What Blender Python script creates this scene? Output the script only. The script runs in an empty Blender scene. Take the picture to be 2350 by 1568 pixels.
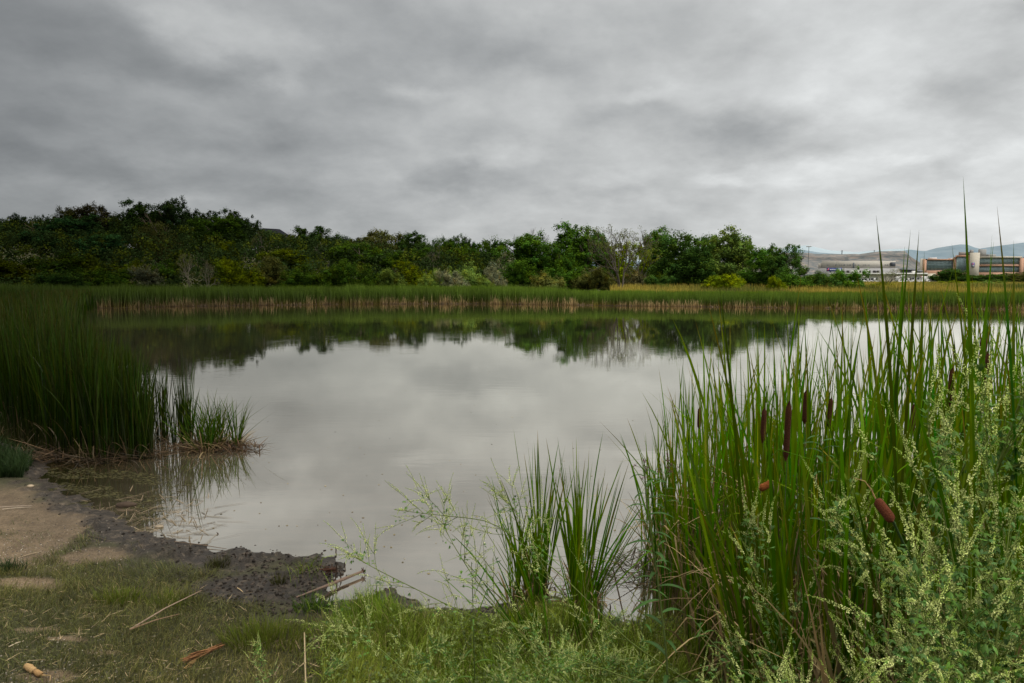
import bpy, math, random
import numpy as np
from mathutils import Vector, Matrix
rng = np.random.default_rng(7)
random.seed(7)
S = bpy.context.scene
C = S.collection
# ------------------------------------------------------------------ camera
F = 1566.0; UC = 1175.0; VC = 784.0; H = 2.2
TH = math.atan((784 - 642.6) / F)
cam_d = bpy.data.cameras.new("camera"); cam = bpy.data.objects.new("camera", cam_d); C.objects.link(cam)
cam_d.sensor_width = 36; cam_d.lens = F * 36 / 2350; cam_d.clip_end = 40000; cam_d.clip_start = 0.05
cam.location = (0, 0, H); cam.rotation_euler = (math.pi / 2 - TH, 0, 0)
S.camera = cam
def ray(u, v):
    cx = (u - UC) / F; cz = -(v - VC) / F
    return (cx, math.cos(TH) + cz * math.sin(TH), -math.sin(TH) + cz * math.cos(TH))
def at(u, v, Y):
    d = ray(u, v); t = Y / d[1]
    return Vector((d[0] * t, Y, H + d[2] * t))
def gnd(u, v, z=0.0):
    d = ray(u, v); t = (z - H) / d[2]
    return Vector((d[0] * t, d[1] * t, z))
# ------------------------------------------------------------------ helpers
def smooth(a, b, x):
    t = np.clip((np.asarray(x, float) - a) / (b - a), 0, 1); return t * t * (3 - 2 * t)
def vnoise(x, y, seed=0):
    x = np.asarray(x, float); y = np.asarray(y, float)
    xi = np.floor(x).astype(np.int64); yi = np.floor(y).astype(np.int64); fx = x - xi; fy = y - yi
    def h(a, b):
        n = (a * 374761393 + b * 668265263 + seed * 974711) & 0xffffffff
        n = ((n ^ (n >> 13)) * 1274126177) & 0xffffffff
        return ((n ^ (n >> 16)) & 0xffff) / 65535.0
    fx = fx * fx * (3 - 2 * fx); fy = fy * fy * (3 - 2 * fy)
    return (h(xi, yi) * (1 - fx) + h(xi + 1, yi) * fx) * (1 - fy) + (h(xi, yi + 1) * (1 - fx) + h(xi + 1, yi + 1) * fx) * fy
def fbm(x, y, oct=4, seed=0):
    s = 0; a = .5; f = 1.0
    for i in range(oct):
        s = s + a * vnoise(np.asarray(x) * f, np.asarray(y) * f, seed + i * 17); a *= .5; f *= 2.03
    return s
class MB:
    """collects triangles and quads with a colour per vertex; build() links them as ONE mesh object"""
    def __init__(s): s.V = []; s.Q = []; s.T = []; s.Cc = []; s.n = 0
    def add(s, V, Q=None, T=None, col=(1, 1, 1)):
        V = np.asarray(V, float).reshape(-1, 3); k = len(V)
        col = np.asarray(col, float)
        if col.ndim == 1: col = np.tile(col, (k, 1))
        s.V.append(V); s.Cc.append(col)
        if Q is not None and len(Q): s.Q.append(np.asarray(Q, np.int64).reshape(-1, 4) + s.n)
        if T is not None and len(T): s.T.append(np.asarray(T, np.int64).reshape(-1, 3) + s.n)
        s.n += k
    def mesh(s, name, smoothf=False):
        V = np.concatenate(s.V); Cc = np.concatenate(s.Cc)
        Q = np.concatenate(s.Q) if s.Q else np.zeros((0, 4), np.int64)
        T = np.concatenate(s.T) if s.T else np.zeros((0, 3), np.int64)
        me = bpy.data.meshes.new(name)
        me.vertices.add(len(V)); me.vertices.foreach_set("co", V.astype(np.float32).ravel())
        nl = len(Q) * 4 + len(T) * 3
        me.loops.add(nl); me.loops.foreach_set("vertex_index", np.concatenate([Q.ravel(), T.ravel()]).astype(np.int32))
        me.polygons.add(len(Q) + len(T))
        ls = np.concatenate([np.arange(len(Q)) * 4, len(Q) * 4 + np.arange(len(T)) * 3]).astype(np.int32)
        me.polygons.foreach_set("loop_start", ls)
        if smoothf: me.polygons.foreach_set("use_smooth", np.ones(len(Q) + len(T), bool))
        me.update(calc_edges=True)
        at_ = me.attributes.new("tint", 'FLOAT_COLOR', 'POINT')
        at_.data.foreach_set("color", np.concatenate([Cc, np.ones((len(Cc), 1))], 1).astype(np.float32).ravel())
        return me
    def build(s, name, mat, parent=None, color=None, smoothf=False):
        me = s.mesh(name, smoothf); me.materials.append(mat)
        return link(name, me, parent, color)
    # ---- primitives
    def box(s, x0, x1, y0, y1, z0, z1, col=(1, 1, 1), M=None):
        V = np.array([[x, y, z] for x in (x0, x1) for y in (y0, y1) for z in (z0, z1)], float)
        if M is not None: V = np.array([tuple(M @ Vector(v)) for v in V])
        s.add(V, [(0, 1, 3, 2), (4, 6, 7, 5), (0, 4, 5, 1), (2, 3, 7, 6), (0, 2, 6, 4), (1, 5, 7, 3)], None, col)
    def tube(s, P, R, n=6, col=(1, 1, 1), cap=True):
        P = np.asarray(P, float); R = np.broadcast_to(np.asarray(R, float), (len(P),)); k = len(P)
        T = np.gradient(P, axis=0); T /= np.linalg.norm(T, axis=1)[:, None] + 1e-9
        ref = np.array([0, 0, 1.]) if abs(T[0][2]) < .9 else np.array([1., 0, 0])
        A = np.cross(T, ref); A /= np.linalg.norm(A, axis=1)[:, None] + 1e-9; B = np.cross(T, A)
        a = np.arange(n) * 2 * math.pi / n
        V = P[:, None] + R[:, None, None] * (np.cos(a)[None, :, None] * A[:, None] + np.sin(a)[None, :, None] * B[:, None])
        Q = [(i * n + j, i * n + (j + 1) % n, (i + 1) * n + (j + 1) % n, (i + 1) * n + j) for i in range(k - 1) for j in range(n)]
        c = np.asarray(col, float)
        if c.ndim == 2: c = np.repeat(c, n, 0)
        Tt = []
        if cap: Tt = [(0, j, (j + 1)) for j in range(1, n - 1)] + [((k - 1) * n, (k - 1) * n + j + 1, (k - 1) * n + j) for j in range(1, n - 1)]
        s.add(V.reshape(-1, 3), Q, Tt, c)
    def ell(s, c, r, col=(1, 1, 1), nu=10, nv=6, M=None):
        V = [];
        for i in range(nv + 1):
            ph = math.pi * i / nv
            for j in range(nu):
                a = 2 * math.pi * j / nu
                p = Vector((r[0] * math.sin(ph) * math.cos(a), r[1] * math.sin(ph) * math.sin(a), r[2] * math.cos(ph)))
                if M is not None: p = M @ p
                V.append((c[0] + p.x, c[1] + p.y, c[2] + p.z))
        Q = [(i * nu + j, i * nu + (j + 1) % nu, (i + 1) * nu + (j + 1) % nu, (i + 1) * nu + j) for i in range(nv) for j in range(nu)]
        s.add(V, Q, None, col)
def link(name, me, parent=None, color=None):
    o = bpy.data.objects.new(name, me); C.objects.link(o)
    if parent is not None: o.parent = parent
    if color is not None: o.color = (*color, 1)
    return o
def tag(o, label=None, cat=None, group=None, kind=None):
    if label: o["label"] = label
    if cat: o["category"] = cat
    if group: o["group"] = group
    if kind: o["kind"] = kind
    return o
def thing(name, loc, label, cat, group=None, rz=0, scale=(1, 1, 1)):
    o = bpy.data.objects.new(name, None); C.objects.link(o); o.empty_display_size = .1
    o.location = loc; o.rotation_euler = (0, 0, rz); o.scale = scale
    return tag(o, label, cat, group)
def blades(mb, base, head, L, w, th0, bend, S_=5, twist=None, colfn=None, kink=None, side0=None, wp=1.6, bend_pow=1.5):
    """vectorised tapering ribbons. head = heading of the lean, th0 = first lean angle, bend = extra angle at the tip"""
    N = len(base); t = np.linspace(0, 1, S_ + 1)
    th = th0[:, None] + bend[:, None] * t[None] ** bend_pow
    if kink is not None:
        kt, ka = kink
        th = th + ka[:, None] * smooth(0, .08, t[None] - kt[:, None])
    dth = (th[:, 1:] + th[:, :-1]) / 2; ds = (L / S_)[:, None]
    hx = np.concatenate([np.zeros((N, 1)), np.cumsum(np.sin(dth) * ds, 1)], 1)
    hz = np.concatenate([np.zeros((N, 1)), np.cumsum(np.cos(dth) * ds, 1)], 1)
    dirx = np.cos(head); diry = np.sin(head)
    P = np.stack([base[:, 0:1] + hx * dirx[:, None], base[:, 1:2] + hx * diry[:, None], base[:, 2:3] + hz], -1)
    if side0 is None: side0 = rng.uniform(-1.2, 1.2, N)
    if twist is None: twist = np.zeros(N)
    ang = head[:, None] + math.pi / 2 + side0[:, None] + twist[:, None] * t[None]
    Sd = np.stack([np.cos(ang), np.sin(ang), np.zeros_like(ang)], -1)
    ww = w[:, None] * np.clip(1 - t[None] ** wp, 0.02, 1) * .5
    V = np.stack([P - Sd * ww[..., None], P + Sd * ww[..., None]], 2)
    idx = np.arange(N * (S_ + 1) * 2).reshape(N, S_ + 1, 2)
    Q = np.stack([idx[:, :-1, 0], idx[:, :-1, 1], idx[:, 1:, 1], idx[:, 1:, 0]], -1).reshape(-1, 4)
    col = colfn(N, t)
    col = np.repeat(col[:, :, None, :], 2, 2).reshape(-1, 3)
    mb.add(V.reshape(-1, 3), Q, None, col)
def lerp(a, b, t): return a + (b - a) * t
def grad(stops, t):
    t = np.asarray(t); out = np.zeros(t.shape + (3,))
    xs = [s[0] for s in stops]
    for k in range(3): out[..., k] = np.interp(t, xs, [s[1][k] for s in stops])
    return out
# ------------------------------------------------------------------ materials
def nt(name):
    m = bpy.data.materials.new(name); m.use_nodes = True; t = m.node_tree; t.nodes.clear()
    return m, t, t.nodes, t.links
def leafmat(name, trans=.3, rough=.5, gloss=.06, ramp=0.0, sat=1.12):
    m, t, N, Lk = nt(name)
    out = N.new("ShaderNodeOutputMaterial"); at_ = N.new("ShaderNodeAttribute"); at_.attribute_name = "tint"
    oi = N.new("ShaderNodeObjectInfo"); mul = N.new("ShaderNodeMix"); mul.data_type = 'RGBA'; mul.blend_type = 'MULTIPLY'; mul.inputs[0].default_value = 1
    Lk.new(at_.outputs["Color"], mul.inputs[6]); Lk.new(oi.outputs["Color"], mul.inputs[7])
    tc = N.new("ShaderNodeTexCoord"); nz = N.new("ShaderNodeTexNoise"); nz.inputs["Scale"].default_value = 9; nz.inputs["Detail"].default_value = 3
    Lk.new(tc.outputs["Object"], nz.inputs["Vector"])
    mr = N.new("ShaderNodeMapRange"); mr.inputs[1].default_value = .3; mr.inputs[2].default_value = .7; mr.inputs[3].default_value = .75; mr.inputs[4].default_value = 1.25
    Lk.new(nz.outputs["Fac"], mr.inputs[0])
    hv = N.new("ShaderNodeHueSaturation"); Lk.new(mul.outputs[2], hv.inputs["Color"]); Lk.new(mr.outputs[0], hv.inputs["Value"]); hv.inputs["Saturation"].default_value = sat
    d = N.new("ShaderNodeBsdfDiffuse"); tr = N.new("ShaderNodeBsdfTranslucent"); g = N.new("ShaderNodeBsdfGlossy"); g.inputs["Roughness"].default_value = rough
    Lk.new(hv.outputs[0], d.inputs[0]); Lk.new(hv.outputs[0], tr.inputs[0])
    m1 = N.new("ShaderNodeMixShader"); m1.inputs[0].default_value = trans; Lk.new(d.outputs[0], m1.inputs[1]); Lk.new(tr.outputs[0], m1.inputs[2])
    m2 = N.new("ShaderNodeMixShader"); m2.inputs[0].default_value = gloss; Lk.new(m1.outputs[0], m2.inputs[1]); Lk.new(g.outputs[0], m2.inputs[2])
    Lk.new(m2.outputs[0], out.inputs[0])
    return m
def pmat(name, rough=.7, col=None, noise=12.0, amt=.25, bump=.0, metal=0.0, objcol=True):
    m, t, N, Lk = nt(name)
    out = N.new("ShaderNodeOutputMaterial"); b = N.new("ShaderNodeBsdfPrincipled"); b.inputs["Roughness"].default_value = rough; b.inputs["Specular IOR Level"].default_value = .15
    at_ = N.new("ShaderNodeAttribute"); at_.attribute_name = "tint"
    mul = N.new("ShaderNodeMix"); mul.data_type = 'RGBA'; mul.blend_type = 'MULTIPLY'; mul.inputs[0].default_value = 1
    Lk.new(at_.outputs["Color"], mul.inputs[6])
    if col is None:
        oi = N.new("ShaderNodeObjectInfo"); Lk.new(oi.outputs["Color"], mul.inputs[7])
    else: mul.inputs[7].default_value = (*col, 1)
    tc = N.new("ShaderNodeTexCoord"); nz = N.new("ShaderNodeTexNoise"); nz.inputs["Scale"].default_value = noise; nz.inputs["Detail"].default_value = 5
    Lk.new(tc.outputs["Object"], nz.inputs["Vector"])
    mr = N.new("ShaderNodeMapRange"); mr.inputs[1].default_value = .3; mr.inputs[2].default_value = .7; mr.inputs[3].default_value = 1 - amt; mr.inputs[4].default_value = 1 + amt
    Lk.new(nz.outputs["Fac"], mr.inputs[0])
    hv = N.new("ShaderNodeHueSaturation"); Lk.new(mul.outputs[2], hv.inputs["Color"]); Lk.new(mr.outputs[0], hv.inputs["Value"])
    Lk.new(hv.outputs[0], b.inputs["Base Color"])
    if bump:
        bp = N.new("ShaderNodeBump"); bp.inputs["Strength"].default_value = bump; bp.inputs["Distance"].default_value = .01
        Lk.new(nz.outputs["Fac"], bp.inputs["Height"]); Lk.new(bp.outputs[0], b.inputs["Normal"])
    Lk.new(b.outputs[0], out.inputs[0])
    return m
M_leaf = leafmat("tree_leaf", .25, .6, .0, sat=1.12)
M_blade = leafmat("cattail_leaf", .25, .45, .012, sat=1.22)
M_grass = leafmat("grass_blade", .3, .5, .01, sat=1.12)
M_forb = leafmat("herb_leaf", .3, .5, .02, sat=1.1)
M_flower = leafmat("flower_petal", .3, .7, .02)
M_bark = pmat("bark", .9, None, 20, .35, .3)
M_spike = pmat("seed_head_velvet", .95, None, 300, .25, .5)
M_wall = pmat("wall_paint", .8, None, .4, .06)
M_trim = pmat("painted_trim", .5, None, 2, .05)
M_dry = leafmat("dry_leaf", .15, .6, .03)
M_stone = pmat("stone", .8, None, 30, .2, .4)
def glassmat():
    m, t, N, Lk = nt("facade_glass"); out = N.new("ShaderNodeOutputMaterial"); b = N.new("ShaderNodeBsdfPrincipled")
    tc = N.new("ShaderNodeTexCoord"); br = N.new("ShaderNodeTexNoise"); br.inputs["Scale"].default_value = .12; br.inputs["Detail"].default_value = 4
    mp = N.new("ShaderNodeMapping"); mp.inputs["Scale"].default_value = (1, 1, 4); Lk.new(tc.outputs["Object"], mp.inputs[0]); Lk.new(mp.outputs[0], br.inputs["Vector"])
    cr = N.new("ShaderNodeValToRGB"); cr.color_ramp.elements[0].position = .35; cr.color_ramp.elements[0].color = (.36, .50, .50, 1); cr.color_ramp.elements[1].position = .65; cr.color_ramp.elements[1].color = (.62, .78, .76, 1)
    Lk.new(br.outputs["Fac"], cr.inputs[0]); Lk.new(cr.outputs[0], b.inputs["Base Color"]); b.inputs["Roughness"].default_value = .2
    Lk.new(b.outputs[0], out.inputs[0]); return m
M_glass = glassmat()
# ------------------------------------------------------------------ world, sun
SUN_EL, SUN_AZ = 52, 125      # azimuth clockwise from +Y (the view direction)
w = bpy.data.worlds.new("World"); S.world = w; w.use_nodes = True
N = w.node_tree.nodes; Lk = w.node_tree.links; N.clear()
out = N.new("ShaderNodeOutputWorld"); bg = N.new("ShaderNodeBackground"); bg.inputs[1].default_value = .1; Lk.new(bg.outputs[0], out.inputs[0])
sky = N.new("ShaderNodeTexSky"); sky.sky_type = 'NISHITA'; sky.sun_disc = False; sky.sun_elevation = math.radians(SUN_EL); sky.sun_rotation = math.radians(SUN_AZ)
tc = N.new("ShaderNodeTexCoord")
def mth(op, a=None, b=None, c=None, clamp=False):
    n = N.new("ShaderNodeMath"); n.operation = op; n.use_clamp = clamp
    for i, x in enumerate((a, b, c)):
        if x is None: continue
        if isinstance(x, (int, float)): n.inputs[i].default_value = x
        else: Lk.new(x, n.inputs[i])
    return n.outputs[0]
def vm(op, a, b=None):
    n = N.new("ShaderNodeVectorMath"); n.operation = op
    for i, x in enumerate((a, b)):
        if x is None: continue
        if isinstance(x, (tuple, list)): n.inputs[i].default_value = x
        else: Lk.new(x, n.inputs[i])
    return n
D0 = tc.outputs["Generated"]
sep = N.new("ShaderNodeSeparateXYZ"); Lk.new(D0, sep.inputs[0])
zc = mth('MAXIMUM', sep.outputs[2], 0.0)
den = mth('ADD', zc, .34)
cmb = N.new("ShaderNodeCombineXYZ"); Lk.new(mth('DIVIDE', sep.outputs[0], den), cmb.inputs[0]); Lk.new(mth('DIVIDE', sep.outputs[1], den), cmb.inputs[1])
def noise(vec, scale, detail=6, rough=.55, dist=0.0):
    n = N.new("ShaderNodeTexNoise"); n.inputs["Scale"].default_value = scale; n.inputs["Detail"].default_value = detail; n.inputs["Roughness"].default_value = rough; n.inputs["Distortion"].default_value = dist
    Lk.new(vec, n.inputs["Vector"]); return n
n1 = noise(cmb.outputs[0], 2.8, 7, .52, .15)
n2 = noise(cmb.outputs[0], 1.0, 3, .5, .2)
warp = noise(cmb.outputs[0], 3.2, 7, .6)
wv = vm('MULTIPLY', vm('SUBTRACT', warp.outputs["Color"], (.5, .5, .5)).outputs[0], (.22, 0, .09)).outputs[0]
Dw = vm('ADD', D0, wv).outputs[0]
val = mth('MULTIPLY_ADD', mth('SUBTRACT', n1.outputs["Fac"], .5), .32, .0)
val = mth('ADD', val, mth('MULTIPLY', mth('SUBTRACT', n2.outputs["Fac"], .5), .16))
n3 = noise(cmb.outputs[0], 8.0, 6, .6, .1)
val = mth('ADD', val, mth('MULTIPLY', mth('SUBTRACT', n3.outputs["Fac"], .5), .16))
blobs = [ # u, v, ru, rv, delta (display pixels of the photograph turned into sky directions)
 (120,70,420,110,-.10),(980,95,330,95,-.10),(1230,120,160,60,-.04),(480,165,130,50,-.07),(640,330,260,45,-.07),(130,385,380,55,-.10),(30,250,200,110,-.05),
 (1730,310,230,75,-.13),(1440,265,150,45,-.07),(1040,410,150,45,-.08),(640,455,170,45,-.07),(1360,440,150,40,-.06),(2280,230,180,90,-.09),(2340,20,120,60,-.10),(2200,355,60,60,-.06),(1600,110,420,120,-.05),
 (560,85,170,90,.13),(400,25,130,70,.08),(640,190,60,60,.06),(1150,360,120,45,.09),(950,220,90,25,.08),(1880,385,170,35,.06),(2040,358,50,18,.05),(2000,170,240,120,.06),(400,445,220,35,.06),(1500,225,90,25,.07),(1650,415,90,25,.07),(300,190,240,40,.04),(1150,480,500,40,.03),(900,400,60,30,.04),(2100,470,300,60,.05)]
for (u, v, ru, rv, dl) in blobs:
    d = Vector(ray(u, v)).normalized(); sc_ = d.length / Vector(ray(u, v)).length
    a = vm('MULTIPLY', vm('SUBTRACT', Dw, tuple(d)).outputs[0], (F / ru / sc_, 0, F / rv / sc_)).outputs[0]
    ln = vm('LENGTH', a).outputs["Value"]
    mr = N.new("ShaderNodeMapRange"); mr.interpolation_type = 'SMOOTHSTEP'; mr.inputs[1].default_value = 1.25; mr.inputs[2].default_value = 0; mr.inputs[3].default_value = 0; mr.inputs[4].default_value = dl
    Lk.new(ln, mr.inputs[0]); val = mth('ADD', val, mr.outputs[0])
# the deck is thinner towards the right and behind, and brightest overhead
lr = N.new("ShaderNodeMapRange"); lr.inputs[1].default_value = -.62; lr.inputs[2].default_value = .55; lr.inputs[3].default_value = .655; lr.inputs[4].default_value = .965; Lk.new(sep.outputs[0], lr.inputs[0])
basev = mth('MULTIPLY', mth('ADD', val, .89), lr.outputs[0])
up = N.new("ShaderNodeMapRange"); up.interpolation_type = 'SMOOTHSTEP'; up.inputs[1].default_value = .42; up.inputs[2].default_value = .85; up.inputs[3].default_value = 1; up.inputs[4].default_value = 4.2; Lk.new(sep.outputs[2], up.inputs[0])
# basev is display brightness; squared-ish gives light
lin = mth('MULTIPLY', mth('POWER', basev, 2.2), up.outputs[0])
cr = N.new("ShaderNodeValToRGB"); cr.color_ramp.elements[0].position = .3; cr.color_ramp.elements[0].color = (.90, .97, 1.03, 1); cr.color_ramp.elements[1].position = .75; cr.color_ramp.elements[1].color = (.975, 1.0, 1.0, 1); Lk.new(basev, cr.inputs[0])
cl = N.new("ShaderNodeMix"); cl.data_type = 'RGBA'; cl.blend_type = 'MULTIPLY'; cl.inputs[0].default_value = 1
cb = N.new("ShaderNodeCombineXYZ");
l10 = mth('MULTIPLY', lin, 10.0)
for i in range(3): Lk.new(l10, cb.inputs[i])
wm_ = N.new("ShaderNodeMix"); wm_.data_type = 'RGBA'; wf = N.new("ShaderNodeMapRange"); wf.inputs[1].default_value = .42; wf.inputs[2].default_value = .8; Lk.new(sep.outputs[2], wf.inputs[0]); Lk.new(wf.outputs[0], wm_.inputs[0]); Lk.new(cr.outputs[0], wm_.inputs[6]); wm_.inputs[7].default_value = (1.06, 1.0, .88, 1)
Lk.new(wm_.outputs[2], cl.inputs[6]); Lk.new(cb.outputs[0], cl.inputs[7])
mx = N.new("ShaderNodeMix"); mx.data_type = 'RGBA'; mx.inputs[0].default_value = .98
Lk.new(sky.outputs[0], mx.inputs[6]); Lk.new(cl.outputs[2], mx.inputs[7]); Lk.new(mx.outputs[2], bg.inputs[0])
sd = bpy.data.lights.new("sun", 'SUN'); sd.energy = 1.5; sd.angle = math.radians(18); sd.color = (1, .95, .87)
so = bpy.data.objects.new("sun", sd); C.objects.link(so)
az = math.radians(SUN_AZ); el = math.radians(SUN_EL)
sdir = Vector((math.sin(az) * math.cos(el), math.cos(az) * math.cos(el), math.sin(el)))
so.rotation_euler = sdir.to_track_quat('Z', 'Y').to_euler()
S.view_settings.view_transform = 'Standard'; S.view_settings.look = 'None'; S.view_settings.exposure = 0; S.view_settings.gamma = 1
S.render.engine = 'CYCLES'; S.cycles.use_denoising = True; S.cycles.max_bounces = 6; S.cycles.diffuse_bounces = 3; S.cycles.glossy_bounces = 3; S.cycles.transmission_bounces = 3
# ------------------------------------------------------------------ terrain
near = [(95,1070),(72,1098),(110,1130),(150,1155),(215,1190),(250,1215),(310,1235),(365,1248),(390,1262),(450,1272),(470,1284),(530,1275),(575,1283),(640,1280),(665,1292),(705,1290),(738,1308),(748,1335),(715,1350),(735,1362),(690,1378),(720,1392),(780,1388),(850,1384),(930,1392),(1000,1418),(1050,1425),(1110,1418),(1160,1400),(1230,1388),(1300,1395),(1350,1425),(1420,1440),(1500,1440),(1560,1430),(1640,1400),(1720,1370),(1850,1300),(2000,1220),(2200,1150),(2500,1060)]
LP = [tuple(gnd(u, v))[:2] for u, v in near] + [(9, 8.5), (16, 12), (28, 16), (45, 24), (55, 40), (50, 48)]
LP += [tuple(gnd(u, v))[:2] for u, v in [(2350,711),(2150,708),(1950,708),(1750,706),(1500,703),(1300,700),(1100,697.5),(850,698),(600,701),(450,703),(300,706),(180,708)]]
LP += [(-33, 46), (-27, 36), (-19, 24), (-11.5, 13.5), (-8.2, 10)]
LPa = np.array(LP)
def lake_sd(x, y):
    """signed distance to the shoreline, positive on land"""
    x = np.asarray(x, float).ravel(); y = np.asarray(y, float).ravel()
    d = np.full(x.shape, 1e9); ins = np.zeros(x.shape, bool); n = len(LPa)
    for i in range(n):
        ax, ay = LPa[i]; bx, by = LPa[(i + 1) % n]; ex, ey = bx - ax, by - ay
        t = np.clip(((x - ax) * ex + (y - ay) * ey) / (ex * ex + ey * ey), 0, 1)
        d = np.minimum(d, (x - ax - t * ex) ** 2 + (y - ay - t * ey) ** 2)
        c = ((ay > y) != (by > y)); ins ^= c & (x < ex * (y - ay) / (ey if abs(ey) > 1e-9 else 1e-9) + ax)
    d = np.sqrt(d); return np.where(ins, -d, d)
mudc = gnd(620, 1335, .05)
mudr = gnd(700, 1400, .05)
def mudmask(x, y, sd):
    m = smooth(.30, .06, sd + (fbm(x * 5, y * 5, 4, 55) - .45) * .5) * (sd > -.2)
    b = smooth(1.15, .75, np.hypot((x - mudc.x) / .60, (y - mudc.y) / .26))
    # right shore behind the grass
    return np.clip(np.maximum(np.maximum(m, b), .32 * smooth(1.0, .2, sd + (fbm(x * 2, y * 2, 3, 57) - .45) * .8)), 0, 1)
def hgt(x, y, fine=True):
    x = np.asarray(x, float); y = np.asarray(y, float); sh = x.shape
    x = x.ravel(); y = y.ravel(); sd = lake_sd(x, y)
    sd2 = sd + ((fbm(x * 2.2, y * 2.2, 3, 3) - .45) * .25 + (fbm(x * 7, y * 7, 3, 4) - .45) * .34) * smooth(14, 6, y) + (fbm(x * .6, y * .6, 3, 5) - .45) * 1.2 * smooth(20, 40, y)
    z = np.where(sd2 > 0, .008 - .035 * smooth(0, .5, sd2) * smooth(14, 9, y) + (.095 - .04 * smooth(20, 50, y)) * np.minimum(sd2, 5) - .02 * smooth(0, 1, sd2), .012 + np.maximum(sd2 * .10, -.8))
    far = smooth(20, 60, y)
    
    mm = mudmask(x, y, sd) * smooth(14, 9, y)
    lump = np.abs(fbm(x * 9, y * 9, 4, 11) - .47) * 2 + .9 * fbm(x * 26, y * 26, 3, 21) - .42
    z = z + mm * smooth(-.12, .05, sd) * lump * .12 * smooth(.3, .6, fbm(x * 2.6, y * 2.6, 3, 66))
    z = z + .03 * (fbm(x * 1.1, y * 1.1, 3, 31) - .45) * smooth(.2, 1.5, sd)
    z = z + .004 * (fbm(x * 40, y * 40, 2, 41) - .4) * smooth(.1, .4, sd) * smooth(14, 9, y)
    # hillside behind the far left bank
    hill = 9 * smooth(12, -75, x) * smooth(88, 165, y) + 3 * smooth(-10, -120, x) * smooth(120, 260, y)
    z = z + hill + .38 * smooth(70, 86, y) * smooth(-5, 12, x) - 1.2 * smooth(400, 1200, y)
    return z.reshape(sh)
def gz(x, y): return float(hgt(np.array([x]), np.array([y]))[0])
def P_on(u, v):
    z = .2
    for _ in range(4):
        p = gnd(u, v, z); z = max(gz(p.x, p.y), 0)
    return Vector((p.x, p.y, z))
def axis(lo, a, b, hi, step, g=1.09):
    mid = list(np.arange(a, b, step)); s = step; r = []; x = mid[-1]
    while x < hi: s *= g; x += s; r.append(x)
    l = []; s = step; x = a
    while x > lo: s *= g; x -= s; l.append(x)
    return np.array(l[::-1] + mid + r)
gx = axis(-9000, -7.2, 2.4, 9000, .024); gy = axis(-300, 2.4, 9.0, 9000, .024)
X, Y = np.meshgrid(gx, gy)
Z = hgt(X, Y); SDg = lake_sd(X, Y).reshape(X.shape)
nx, ny = len(gx), len(gy)
ii = (np.arange(ny - 1)[:, None] * nx + np.arange(nx - 1)[None]).ravel()
mud = mudmask(X.ravel(), Y.ravel(), SDg.ravel()).reshape(X.shape)
def bare_mask(x, y):
    """1 on trodden bare earth, 0 on turf"""
    b = np.zeros(np.shape(x)); 
    for (u, v, ru, ry) in [(40,1560,.30,.14),(110,1510,.20,.07),(180,1545,.18,.06),(0,1215,.52,.55),(110,1150,.50,.62),(60,1290,.30,.12),(150,1425,.12,.03),(75,1400,.12,.03),(235,1450,.10,.025),(-200,1560,.4,.15),(-250,1200,1.3,1.3),(210,1222,.30,.16)]:
        c = gnd(u, v, .2); b = np.maximum(b, smooth(1.25, .75, np.hypot((x - c.x) / ru, (y - c.y) / ry) + (fbm(x * 3, y * 3, 3, 77) - .45) * 1.1))
    return b
bare = bare_mask(X, Y)
hillm = smooth(95, 110, Y) * smooth(40, 10, X) * smooth(400, 300, Y)
col = np.stack([mud * (1 - hillm), bare * (1 - hillm), smooth(15, 40, Y) * (1 - hillm)], -1).reshape(-1, 3)
g = MB(); g.add(np.stack([X, Y, Z], -1).reshape(-1, 3), np.stack([ii, ii + 1, ii + nx + 1, ii + nx], -1), None, col)
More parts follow.
